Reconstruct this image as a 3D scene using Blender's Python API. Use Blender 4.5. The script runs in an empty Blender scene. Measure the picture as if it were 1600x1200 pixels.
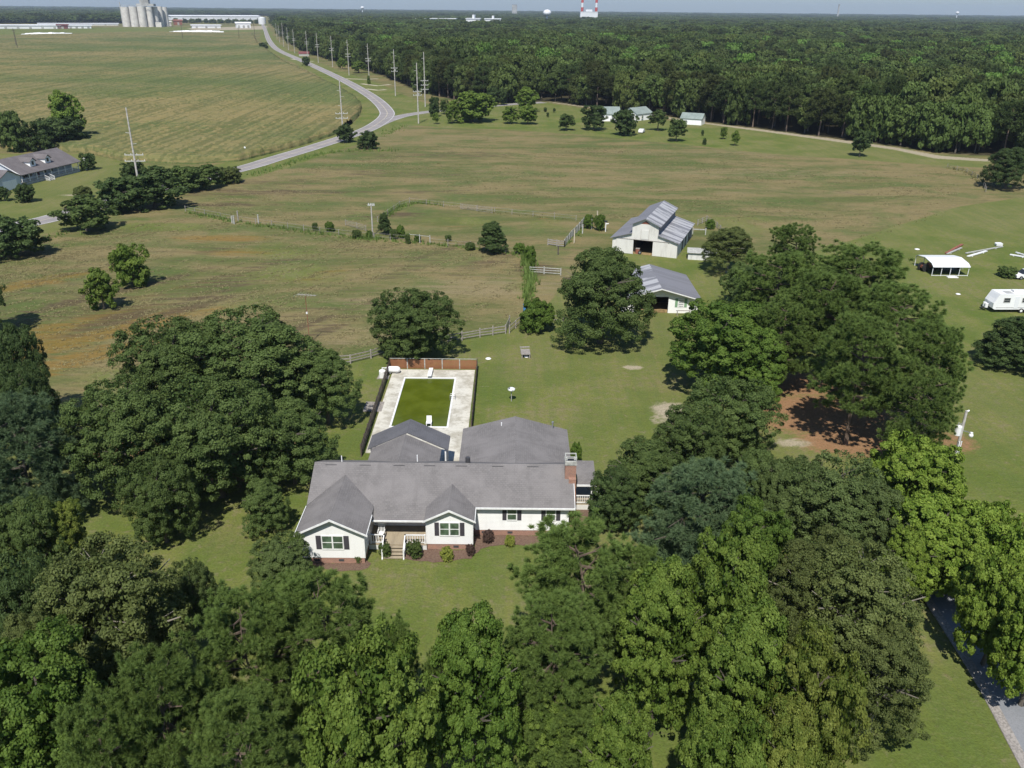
import bpy, math, random
import numpy as np
from mathutils import Matrix, Vector
R_=math.radians
SC=bpy.context.scene; COL=SC.collection
# ---------------------------------------------------------------- camera, light, exposure
F=1330.;H=42.;P=math.atan(587/F);ROLL=R_(0.55)
cam=bpy.data.objects.new('camera',bpy.data.cameras.new('camera')); COL.objects.link(cam); SC.camera=cam
cam.data.sensor_width=36; cam.data.lens=F/1600*36; cam.data.clip_end=60000; cam.data.clip_start=0.5
fw=Vector((0,math.cos(P),-math.sin(P))); rt=Vector((1,0,0)); up=Vector((0,math.sin(P),math.cos(P)))
cr=math.cos(ROLL)*rt+math.sin(ROLL)*up; cu=-math.sin(ROLL)*rt+math.cos(ROLL)*up
M=Matrix((cr,cu,-fw)).transposed().to_4x4(); M.translation=Vector((0,0,H)); cam.matrix_world=M
SUN_EL=55.; SDX,SDY=0.14,1.0
w=bpy.data.worlds.new('World'); SC.world=w; w.use_nodes=True
nt=w.node_tree; nt.nodes.clear()
sky=nt.nodes.new('ShaderNodeTexSky'); sky.sky_type='NISHITA'; sky.sun_disc=False
sky.sun_elevation=R_(SUN_EL); sky.sun_rotation=math.atan2(-SDX,-SDY)%(2*math.pi)
sky.air_density=1.0; sky.dust_density=0.6; sky.ozone_density=3.0; sky.altitude=40
bg=nt.nodes.new('ShaderNodeBackground'); bg.inputs[1].default_value=0.09
wo=nt.nodes.new('ShaderNodeOutputWorld'); tn=nt.nodes.new('ShaderNodeMix'); tn.data_type='RGBA'; tn.blend_type='MULTIPLY'; tn.inputs[0].default_value=1; tn.inputs[7].default_value=(.74,.88,1.04,1); nt.links.new(sky.outputs[0],tn.inputs[6]); nt.links.new(tn.outputs[2],bg.inputs[0]); nt.links.new(bg.outputs[0],wo.inputs[0])
sl=bpy.data.lights.new('sun','SUN'); sl.energy=4.8; sl.angle=R_(0.5); sl.color=(1,.96,.89)
so=bpy.data.objects.new('sun',sl); COL.objects.link(so)
so.rotation_euler=Vector((SDX,SDY,-math.tan(R_(SUN_EL))*math.hypot(SDX,SDY))).to_track_quat('-Z','Y').to_euler()
so.location=(-20,-80,120)
SC.view_settings.view_transform='Standard'; SC.view_settings.look='None'; SC.view_settings.exposure=0.27; SC.view_settings.gamma=1
SC.render.engine='CYCLES'; SC.cycles.max_bounces=5; SC.cycles.volume_bounces=0; SC.cycles.transparent_max_bounces=8
# ---------------------------------------------------------------- survey helpers (photo measurements -> metres on site)
cR,sR,cP,sP=math.cos(ROLL),math.sin(ROLL),math.cos(P),math.sin(P)
def ray(px,py):
    a=px-800;b=py-600; u=a*cR+b*sR; v=-a*sR+b*cR
    return (u,F*cP-v*sP,-F*sP-v*cP)
def g(px,py,z=0.):
    d=ray(px,py); t=(z-H)/d[2]; return (d[0]*t,d[1]*t,z)
def g2(px,py,z=0.): return g(px,py,z)[:2]
def depth(x,y,z): return y*cP-(z-H)*sP
def topz(px,py,x,y):
    d=ray(px,py); t=math.hypot(x,y)/math.hypot(d[0],d[1]); return H+d[2]*t
def pixv(x,y,z=0.):
    z=z-H; dep=y*cP-z*sP; v=(-y*sP-z*cP)/dep*F; u=x/dep*F
    return 800+u*cR-v*sR, 600+u*sR+v*cR
# ---------------------------------------------------------------- tagging helpers
def tag(o,label=None,cat=None,group=None,kind=None):
    if label:o['label']=label
    if cat:o['category']=cat
    if group:o['group']=group
    if kind:o['kind']=kind
    return o
def thing(name,label,cat,loc=(0,0,0),rz=0,group=None):
    o=bpy.data.objects.new(name,None); o.empty_display_size=.3; COL.objects.link(o); o.location=loc; o.rotation_euler=(0,0,rz)
    return tag(o,label,cat,group)
def link(name,me,parent=None):
    o=bpy.data.objects.new(name,me); COL.objects.link(o); o.parent=parent; return o
def copy_tree(o,parent=None):
    c=o.copy(); COL.objects.link(c); c.parent=parent
    for ch in list(o.children): copy_tree(ch,c)
    return c
# ---------------------------------------------------------------- materials
MATS={}
def newmat(n):
    m=bpy.data.materials.new(n); m.use_nodes=True; MATS[n]=m
    t=m.node_tree; b=t.nodes['Principled BSDF']; return m,t,b
def nd(t,k,**kw):
    n=t.nodes.new(k)
    for a,v in kw.items(): setattr(n,a,v)
    return n
def ramp(t,stops,src=None):
    n=nd(t,'ShaderNodeValToRGB'); e=n.color_ramp.elements
    while len(e)>1: e.remove(e[-1])
    e[0].position=stops[0][0]; e[0].color=(*stops[0][1],1) if len(stops[0][1])==3 else stops[0][1]
    for p,c in stops[1:]:
        k=e.new(p); k.color=(*c,1)
    if src: t.links.new(src,n.inputs[0])
    return n.outputs[0]
def mixc(t,f,a,b):
    n=nd(t,'ShaderNodeMix',data_type='RGBA')
    for s,v in ((0,f),(6,a),(7,b)):
        if isinstance(v,(int,float)): n.inputs[s].default_value=v
        elif isinstance(v,tuple): n.inputs[s].default_value=(*v,1)
        else: t.links.new(v,n.inputs[s])
    return n.outputs[2]
def mth(t,op,a,b=0.,c=0.,clamp=False):
    n=nd(t,'ShaderNodeMath',operation=op,use_clamp=clamp)
    for i,v in enumerate((a,b,c)):
        if isinstance(v,(int,float)): n.inputs[i].default_value=v
        else: t.links.new(v,n.inputs[i])
    return n.outputs[0]
def noise(t,vec,sc,det=3,rough=.55,scale3=None,rot=0):
    if scale3 or rot:
        mp=nd(t,'ShaderNodeMapping'); mp.inputs['Rotation'].default_value=(0,0,rot)
        if scale3: mp.inputs['Scale'].default_value=scale3
        t.links.new(vec,mp.inputs[0]); vec=mp.outputs[0]
    n=nd(t,'ShaderNodeTexNoise'); n.inputs['Scale'].default_value=sc; n.inputs['Detail'].default_value=det; n.inputs['Roughness'].default_value=rough
    t.links.new(vec,n.inputs['Vector']); return n.outputs[0]
def sstep(t,v,a,b):
    n=nd(t,'ShaderNodeMapRange',interpolation_type='SMOOTHSTEP'); n.inputs[1].default_value=a; n.inputs[2].default_value=b
    t.links.new(v,n.inputs[0]); return n.outputs[0]
def bump(t,b,h,s=.3,d=.05):
    n=nd(t,'ShaderNodeBump'); n.inputs['Strength'].default_value=s; n.inputs['Distance'].default_value=d
    t.links.new(h,n.inputs['Height']); t.links.new(n.outputs[0],b.inputs['Normal'])
def simple(n,c,rough=.7,metal=0.,var=.15,sc=3.,spec=.4,c2=None,objc=True,bmp=0):
    m,t,b=newmat(n); tc=nd(t,'ShaderNodeTexCoord'); v=tc.outputs['Object']
    f=noise(t,v,sc,4,.6); c2=c2 or tuple(x*(1-var) for x in c)
    f2=sstep(t,f,.35,.65)
    t.links.new(mixc(t,f2,c,c2),b.inputs['Base Color']); b.inputs['Roughness'].default_value=rough
    b.inputs['Metallic'].default_value=metal; b.inputs['Specular IOR Level'].default_value=spec
    if bmp: bump(t,b,f,bmp)
    return m
def uvout(t): return nd(t,'ShaderNodeTexCoord').outputs['UV']
def sepxy(t,v):
    s=nd(t,'ShaderNodeSeparateXYZ'); t.links.new(v,s.inputs[0]); return s.outputs
def shingle(n,c,c2,rough=.9):
    m,t,b=newmat(n); v=uvout(t)
    br=nd(t,'ShaderNodeTexBrick'); t.links.new(v,br.inputs[0]); br.inputs['Scale'].default_value=1; br.inputs['Brick Width'].default_value=.3
    br.inputs['Row Height'].default_value=.2; br.inputs['Mortar Size'].default_value=.014; br.inputs['Mortar Smooth'].default_value=.3
    br.inputs['Color1'].default_value=(*c,1); br.inputs['Color2'].default_value=(*c2,1); br.inputs['Mortar'].default_value=(*[x*.6 for x in c],1); br.inputs['Bias'].default_value=0
    f=noise(t,v,.35,4,.6); f3=noise(t,v,14,2,.6)
    f4=noise(t,v,1.,4,.6,scale3=(1.1,.16,1)); s=mixc(t,sstep(t,f,.35,.7),br.outputs[0],tuple(x*1.09 for x in c)); s=mixc(t,mth(t,'MULTIPLY',sstep(t,f4,.5,.72),.45),s,tuple(x*.68 for x in c)); s=mixc(t,mth(t,'MULTIPLY',sstep(t,f3,.4,.7),.35),s,tuple(x*.7 for x in c2))
    t.links.new(s,b.inputs['Base Color']); b.inputs['Roughness'].default_value=rough; b.inputs['Specular IOR Level'].default_value=.2
    bump(t,b,br.outputs[1],-.4,.02); return m
def bricks(n):
    m,t,b=newmat(n); v=uvout(t); br=nd(t,'ShaderNodeTexBrick'); t.links.new(v,br.inputs[0]); br.inputs['Scale'].default_value=1
    br.inputs['Brick Width'].default_value=.22; br.inputs['Row Height'].default_value=.075; br.inputs['Mortar Size'].default_value=.007
    br.inputs['Color1'].default_value=(.30,.14,.09,1); br.inputs['Color2'].default_value=(.22,.10,.07,1); br.inputs['Mortar'].default_value=(.4,.34,.28,1)
    f=noise(t,v,2,3); t.links.new(mixc(t,mth(t,'MULTIPLY',sstep(t,f,.45,.7),.4),br.outputs[0],(.42,.22,.15)),b.inputs['Base Color']); b.inputs['Roughness'].default_value=.9
    bump(t,b,br.outputs[1],-.3,.01); return m
def laps(n,c,axis=1,per=.13,rough=.6,dirt=(.55,.54,.5),wid=.12,amt=.25):
    m,t,b=newmat(n); v=uvout(t); s=sepxy(t,v)
    fr=mth(t,'FRACT',mth(t,'DIVIDE',s[axis],per)); ln=mth(t,'LESS_THAN',fr,wid)
    f=noise(t,v,1.2,4,.6,scale3=(1,.25,1)); col=mixc(t,mth(t,'MULTIPLY',sstep(t,f,.45,.75),amt),c,dirt)
    col=mixc(t,mth(t,'MULTIPLY',ln,.3),col,tuple(x*.5 for x in c))
    t.links.new(col,b.inputs['Base Color']); b.inputs['Roughness'].default_value=rough; bump(t,b,fr,.5,.015); return m
def metalroof(n,c,c2,th=.5,rough=.45):
    m,t,b=newmat(n); v=uvout(t); s=sepxy(t,v)
    fr=mth(t,'FRACT',mth(t,'DIVIDE',s[0],.3)); rib=mth(t,'LESS_THAN',fr,.14)
    f=noise(t,v,1.,4,.65,scale3=(1.6,.22,1)); sh=nd(t,'ShaderNodeTexWhiteNoise',noise_dimensions='1D'); t.links.new(mth(t,'FLOOR',mth(t,'DIVIDE',s[0],.9)),sh.inputs['W'])
    k=mth(t,'ADD',f,mth(t,'MULTIPLY',mth(t,'SUBTRACT',sh.outputs[0],.5),.35))
    col=mixc(t,sstep(t,k,th-.06,th+.06),c,c2); col=mixc(t,mth(t,'MULTIPLY',rib,.35),col,tuple(x*.6 for x in c))
    t.links.new(col,b.inputs['Base Color']); b.inputs['Roughness'].default_value=rough; b.inputs['Metallic'].default_value=.1; bump(t,b,rib,.6,.03); return m
shingle('shingle',(.195,.183,.178),(.155,.146,.142)); shingle('shingle_dark',(.13,.13,.14),(.10,.10,.108)); shingle('shingle_brown',(.155,.14,.14),(.125,.112,.112)); shingle('shingle_green',(.24,.28,.26),(.19,.23,.21))
bricks('brick')
laps('siding',(.87,.87,.85)); laps('siding_blue',(.54,.58,.61),dirt=(.34,.38,.42)); laps('board_white',(.66,.645,.60),axis=0,per=.3,dirt=(.42,.40,.36),wid=.06,amt=.6)
laps('deckwood',(.36,.30,.21),axis=0,per=.14,dirt=(.22,.18,.13),wid=.12,amt=.8); laps('dark_wood',(.10,.078,.062),axis=0,per=.14,dirt=(.16,.12,.09),wid=.15,amt=.8)
laps('rust_board',(.27,.12,.055),axis=0,per=.16,dirt=(.22,.085,.04),wid=.15,amt=.8); laps('lattice_w',(.7,.7,.66),axis=0,per=.12,dirt=(.3,.3,.28),wid=.3,amt=.5)
metalroof('tin_clean',(.20,.20,.22),(.175,.175,.19),.5,.8); metalroof('tin_worn',(.19,.19,.205),(.42,.42,.43),.52,.7)
simple('white_paint',(.80,.80,.78),.5); simple('white_metal',(.78,.79,.80),.35,var=.08); simple('black_paint',(.035,.035,.04),.5); simple('shutter',(.06,.055,.065),.6); simple('green_paint',(.20,.34,.20),.6)
simple('glass',(.10,.15,.095),.12,var=.5,sc=1.5,spec=.6); simple('dark_glass',(.03,.035,.04),.1,spec=.6); simple('hole',(.012,.011,.01),.9)
simple('interior',(.06,.05,.04),.9); simple('hay',(.32,.22,.10),.95,bmp=.5,var=.4)
simple('concrete_silo',(.60,.575,.53),.85,sc=.12,var=.22); simple('grey_wood',(.34,.31,.28),.85,var=.4,sc=6); simple('pole_wood',(.50,.47,.43),.85,var=.35,sc=2)
simple('pole_dark',(.10,.085,.07),.85,var=.35,sc=2); simple('grey_metal',(.35,.36,.37),.4,.5); simple('weathered',(.45,.45,.41),.85,var=.35,sc=3); simple('red_rust',(.30,.11,.07),.7,var=.4); simple('bark_pine',(.17,.125,.095),.95,var=.45,sc=4,bmp=.5)
simple('bark',(.14,.12,.095),.95,var=.4,sc=4,bmp=.5); simple('bark_pale',(.30,.27,.22),.9,var=.4,sc=4); simple('white_plastic',(.80,.80,.79),.45,var=.1,sc=.2); simple('red_paint',(.50,.055,.035),.5); simple('blue_plastic',(.06,.22,.45),.4)
simple('tyre',(.02,.02,.02),.8); simple('far_white',(.72,.73,.74),.6,sc=.02,var=.15); simple('maroon',(.16,.05,.05),.7); simple('far_grey',(.40,.40,.38),.7,sc=.05,var=.4); simple('copper',(.45,.42,.4),.6)
simple('roof_vent',(.06,.06,.065),.7); simple('mulch',(.105,.062,.045),.95,var=.45,sc=7,bmp=.7,c2=(.15,.10,.07))
def concrete():
    m,t,b=newmat('concrete'); v=nd(t,'ShaderNodeTexCoord').outputs['Object']
    f=noise(t,v,.5,5,.65); f2=noise(t,v,4,4,.7); c=mixc(t,sstep(t,f,.4,.62),(.56,.54,.47),(.38,.355,.29)); c=mixc(t,mth(t,'MULTIPLY',sstep(t,f2,.55,.72),.55),c,(.20,.17,.13))
    t.links.new(c,b.inputs['Base Color']); b.inputs['Roughness'].default_value=.9
concrete()
def asph(n,c,c2):
    m,t,b=newmat(n); v=nd(t,'ShaderNodeTexCoord').outputs['Object']; f=noise(t,v,.2,4,.6); f2=noise(t,v,8,3,.7)
    x=mixc(t,sstep(t,f,.35,.65),c,c2); x=mixc(t,mth(t,'MULTIPLY',sstep(t,f2,.4,.7),.35),x,tuple(k*.6 for k in c)); t.links.new(x,b.inputs['Base Color']); b.inputs['Roughness'].default_value=.9
asph('asphalt',(.29,.265,.255),(.23,.21,.205)); asph('driveway',(.19,.20,.215),(.23,.235,.245)); asph('line_white',(.62,.62,.60),(.5,.5,.48)); asph('line_yellow',(.50,.44,.32),(.4,.36,.28))
def poolw():
    m,t,b=newmat('pool_water'); v=nd(t,'ShaderNodeTexCoord').outputs['Object']; f=noise(t,v,.4,3)
    f9=noise(t,v,2.2,5,.75); cw=mixc(t,sstep(t,f,.35,.65),(.066,.085,.006),(.092,.115,.012)); cw=mixc(t,mth(t,'MULTIPLY',sstep(t,f9,.6,.74),.5),cw,(.13,.15,.05))
    t.links.new(cw,b.inputs['Base Color']); b.inputs['Roughness'].default_value=.15; b.inputs['Specular IOR Level'].default_value=.3
    bump(t,b,noise(t,v,5,2),.05)
poolw()
def leafmat(n,a,b2,hue=.35,transl=.36,tint=None,patch=False):
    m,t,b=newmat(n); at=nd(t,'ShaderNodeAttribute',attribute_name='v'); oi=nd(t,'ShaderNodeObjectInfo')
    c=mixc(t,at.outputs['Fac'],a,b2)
    if tint: c=mixc(t,mth(t,'MULTIPLY',sstep(t,oi.outputs['Random'],.2,.95),.75),c,tint)
    if patch: ln=noise(t,oi.outputs['Location'],.011,3,.6); c=mixc(t,mth(t,'MULTIPLY',sstep(t,ln,.5,.7),.35),c,(.09,.145,.032)); c=mixc(t,mth(t,'MULTIPLY',sstep(t,ln,.46,.34),.55),c,(.035,.052,.016))
    hs=nd(t,'ShaderNodeHueSaturation'); r2=mth(t,'FRACT',mth(t,'MULTIPLY',oi.outputs['Random'],7.31))
    t.links.new(mth(t,'MULTIPLY_ADD',r2,hue,(1.12 if patch else 1.42)-hue/2),hs.inputs['Value']); t.links.new(c,hs.inputs['Color'])
    t.links.new(hs.outputs[0],b.inputs['Base Color']); b.inputs['Roughness'].default_value=.6; b.inputs['Specular IOR Level'].default_value=.14
    tr=nd(t,'ShaderNodeBsdfTranslucent'); mx=nd(t,'ShaderNodeMixShader'); mx.inputs[0].default_value=transl
    hs2=nd(t,'ShaderNodeHueSaturation'); hs2.inputs['Value'].default_value=1.2; hs2.inputs['Hue'].default_value=.49; t.links.new(hs.outputs[0],hs2.inputs['Color']); t.links.new(hs2.outputs[0],tr.inputs[0])
    t.links.new(b.outputs[0],mx.inputs[1]); t.links.new(tr.outputs[0],mx.inputs[2]); t.links.new(mx.outputs[0],t.nodes['Material Output'].inputs[0]); return m
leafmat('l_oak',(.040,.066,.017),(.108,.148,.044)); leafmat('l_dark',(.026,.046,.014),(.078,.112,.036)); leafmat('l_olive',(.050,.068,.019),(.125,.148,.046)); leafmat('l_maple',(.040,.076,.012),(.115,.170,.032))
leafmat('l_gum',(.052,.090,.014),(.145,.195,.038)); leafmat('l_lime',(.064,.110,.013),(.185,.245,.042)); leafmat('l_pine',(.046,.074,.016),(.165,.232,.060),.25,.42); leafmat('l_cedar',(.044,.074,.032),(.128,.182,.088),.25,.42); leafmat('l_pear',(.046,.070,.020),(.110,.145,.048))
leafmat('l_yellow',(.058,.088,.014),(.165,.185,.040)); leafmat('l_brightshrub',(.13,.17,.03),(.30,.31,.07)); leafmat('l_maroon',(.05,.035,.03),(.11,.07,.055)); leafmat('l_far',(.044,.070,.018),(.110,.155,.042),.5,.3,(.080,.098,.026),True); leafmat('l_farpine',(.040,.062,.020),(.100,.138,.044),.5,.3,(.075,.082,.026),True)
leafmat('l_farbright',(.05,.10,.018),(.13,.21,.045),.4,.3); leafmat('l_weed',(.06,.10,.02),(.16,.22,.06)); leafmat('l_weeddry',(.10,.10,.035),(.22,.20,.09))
# ---------------------------------------------------------------- mesh builder (faces get planar UVs in metres)
class MB:
    def __init__(s,off=(0,0,0)): s.v=[];s.f=[];s.m=[];s.off=off
    def face(s,pts,mi=0):
        n=len(s.v); s.v+= [(p[0]-s.off[0],p[1]-s.off[1],p[2]-s.off[2]) for p in pts]; s.f.append(tuple(range(n,n+len(pts)))); s.m.append(mi)
    def box(s,x0,x1,y0,y1,z0,z1,mi=0):
        a=[(x0,y0,z0),(x1,y0,z0),(x1,y1,z0),(x0,y1,z0),(x0,y0,z1),(x1,y0,z1),(x1,y1,z1),(x0,y1,z1)]
        for q in ((3,2,1,0),(4,5,6,7),(0,1,5,4),(1,2,6,5),(2,3,7,6),(3,0,4,7)): s.face([a[i] for i in q],mi)
        return s
    def prism(s,prof,ax,a0,a1,mi=0):   # prof: 2D points (horizontal,z); ax 'y' extrudes along y
        f=(lambda h,z,a:(h,a,z)) if ax=='y' else (lambda h,z,a:(a,h,z)) if ax=='x' else (lambda h,z,a:(h,z,a))
        A=[f(h,z,a0) for h,z in prof];B=[f(h,z,a1) for h,z in prof]; n=len(prof)
        s.face(A,mi); s.face(B[::-1],mi)
        for i in range(n): j=(i+1)%n; s.face([A[j],A[i],B[i],B[j]],mi)
        return s
    def slab(s,pts,t=.14,mi=0,me=None):
        me=mi if me is None else me
        b=[(p[0],p[1],p[2]-t) for p in pts]; s.face(pts,mi); s.face(b[::-1],me)
        for i in range(len(pts)): j=(i+1)%len(pts); s.face([pts[i],b[i],b[j],pts[j]],me)
        return s
    def tube(s,p,q,r0,r1=None,n=6,mi=0,cap=True):
        r1=r0 if r1 is None else r1; p=Vector(p);q=Vector(q);d=(q-p).normalized(); u=d.orthogonal().normalized(); w_=d.cross(u)
        A=[p+(u*math.cos(k*2*math.pi/n)+w_*math.sin(k*2*math.pi/n))*r0 for k in range(n)];B=[q+(u*math.cos(k*2*math.pi/n)+w_*math.sin(k*2*math.pi/n))*r1 for k in range(n)]
        for k in range(n): j=(k+1)%n; s.face([A[k],A[j],B[j],B[k]],mi)
        if cap: s.face(A[::-1],mi); s.face(B,mi)
        return s
    def beam(s,p,q,w_,h,mi=0):    # rectangular bar between two points
        p=Vector(p);q=Vector(q);d=(q-p).normalized(); u=Vector((0,0,1)).cross(d)
        u=Vector((1,0,0)) if u.length<1e-3 else u.normalized(); v=d.cross(u)
        A=[p+u*a*w_/2+v*b*h/2 for a,b in((-1,-1),(1,-1),(1,1),(-1,1))];B=[q+u*a*w_/2+v*b*h/2 for a,b in((-1,-1),(1,-1),(1,1),(-1,1))]
        for k in range(4): j=(k+1)%4; s.face([A[k],A[j],B[j],B[k]],mi)
        s.face(A[::-1],mi); s.face(B,mi); return s
    def ball(s,c,r,nz=6,n=10,mi=0,sz=1):
        P_=[[(c[0]+r*math.sin(a)*math.cos(b),c[1]+r*math.sin(a)*math.sin(b),c[2]+r*sz*math.cos(a)) for b in [2*math.pi*k/n for k in range(n)]] for a in [math.pi*i/nz for i in range(nz+1)]]
        for i in range(nz):
            for k in range(n):
                j=(k+1)%n; q=[P_[i][k],P_[i+1][k],P_[i+1][j],P_[i][j]]
                if i==0:q=q[:3]
                if i==nz-1:q=[q[0],q[1],q[3]]
                s.face(q,mi)
        return s
    def build(s,name,mats,parent=None,smooth=False):
        me=bpy.data.meshes.new(name); me.from_pydata(s.v,[],s.f); uv=me.uv_layers.new(name='UVMap'); Z=Vector((0,0,1))
        co=np.zeros(len(s.f)*0)
        for p in me.polygons:
            n=p.normal; t=Z.cross(n); t=Vector((1,0,0)) if t.length<.05 else t.normalized(); b=n.cross(t)
            for li in p.loop_indices:
                c=me.vertices[me.loops[li].vertex_index].co; uv.data[li].uv=(c.dot(t),c.dot(b))
        for m in (mats if isinstance(mats,(list,tuple)) else [mats]): me.materials.append(MATS[m])
        me.polygons.foreach_set('material_index',s.m)
        if smooth: me.polygons.foreach_set('use_smooth',[True]*len(s.f))
        me.validate(); return link(name,me,parent)
def npmesh(name,V,Fc,attrs={},mat=None,smooth=False):
    me=bpy.data.meshes.new(name); nv=len(V); nf,k=Fc.shape
    me.vertices.add(nv); me.vertices.foreach_set('co',V.astype(np.float32).ravel())
    me.loops.add(nf*k); me.loops.foreach_set('vertex_index',Fc.astype(np.int32).ravel())
    me.polygons.add(nf); me.polygons.foreach_set('loop_start',np.arange(0,nf*k,k,dtype=np.int32))
    if smooth: me.polygons.foreach_set('use_smooth',np.ones(nf,dtype=bool))
    for n,a in attrs.items():
        t=me.attributes.new(n,'FLOAT','POINT'); t.data.foreach_set('value',a.astype(np.float32))
    if mat: me.materials.append(MATS[mat])
    me.update(calc_edges=True); return me
# ---------------------------------------------------------------- ground with painted-in vegetation cover (albedo only)
def poly_sd(X,Y,poly):
    P_=np.array(poly); n=len(P_); d2=np.full(X.shape,1e18); ins=np.zeros(X.shape,bool)
    for i in range(n):
        a=P_[i];b=P_[(i+1)%n]; e=b-a; wx=X-a[0];wy=Y-a[1]; tt=np.clip((wx*e[0]+wy*e[1])/max(e@e,1e-9),0,1)
        d2=np.minimum(d2,(wx-e[0]*tt)**2+(wy-e[1]*tt)**2)
        c=((a[1]<=Y)&(b[1]>Y))|((b[1]<=Y)&(a[1]>Y))
        with np.errstate(divide='ignore',invalid='ignore'): xi=a[0]+(Y-a[1])/(b[1]-a[1]+1e-30)*e[0]
        ins^=c&(X<xi)
    d=np.sqrt(d2); return np.where(ins,d,-d)
def line_d(X,Y,pts):
    d2=np.full(X.shape,1e18)
    for a,b in zip(pts[:-1],pts[1:]):
        a=np.array(a);b=np.array(b);e=b-a; wx=X-a[0];wy=Y-a[1]; tt=np.clip((wx*e[0]+wy*e[1])/max(e@e,1e-9),0,1)
        d2=np.minimum(d2,(wx-e[0]*tt)**2+(wy-e[1]*tt)**2)
    return np.sqrt(d2)
def catmull(pts,step):
    P_=[np.array(p,float) for p in pts]; P_=[2*P_[0]-P_[1]]+P_+[2*P_[-1]-P_[-2]]; out=[]
    for i in range(1,len(P_)-2):
        L=np.linalg.norm(P_[i+1]-P_[i]); n=max(2,int(L/step))
        for k in range(n):
            u=k/n; a,b,c,d=P_[i-1:i+3]; out.append(.5*((2*b)+(-a+c)*u+(2*a-5*b+4*c-d)*u*u+(-a+3*b-3*c+d)*u**3))
    out.append(P_[-2]); return out
def G(l): return [g2(*p) for p in l]
ROAD=catmull([g2(*p) for p in [(-150,394),(45,349),(88,339),(240,297),(380,263),(430,248),(490,230),(540,214),(572,203),(592,192),(604,181),(603,172),(590,158),(570,144),(540,127),(505,110),(470,94),(440,81),(427,72),(419,60),(414,46),(411,40),(409,35)]],3.)
SIDE=catmull([g2(*p) for p in [(572,203),(592,194),(612,186),(635,180),(668,175),(720,170),(800,163),(850,160)]],3.)
DRIVE=catmull([g2(*p) for p in [(1700,1290),(1640,1185),(1580,1080),(1535,1010),(1490,945),(1450,890),(1410,840)]],1.5)
FEDGE=[(-2000,37),(190,37),(191,25),(428,25),(429,45),(441,60),(470,79),(500,90),(540,102),(570,111),(600,121),(640,139),(700,156),(780,162),(850,159),(905,166),(1000,177),(1100,191),(1200,204),(1300,217),(1400,230),(1480,241),(1560,245),(1640,250),(1800,275),(2200,330)]
fx=np.array([p[0] for p in FEDGE],float); fy=np.array([p[1] for p in FEDGE],float)
CORN=G([(-400,240),(-60,232),(60,232),(130,238),(190,252),(300,257),(375,252),(440,236),(480,225),(520,212),(548,196),(562,180),(566,168),(556,156),(530,140),(500,126),(470,111),(440,96),(418,80),(404,70),(398,58),(390,49),(350,51),(262,51),(200,52),(120,54),(0,57),(-400,62)])
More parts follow.
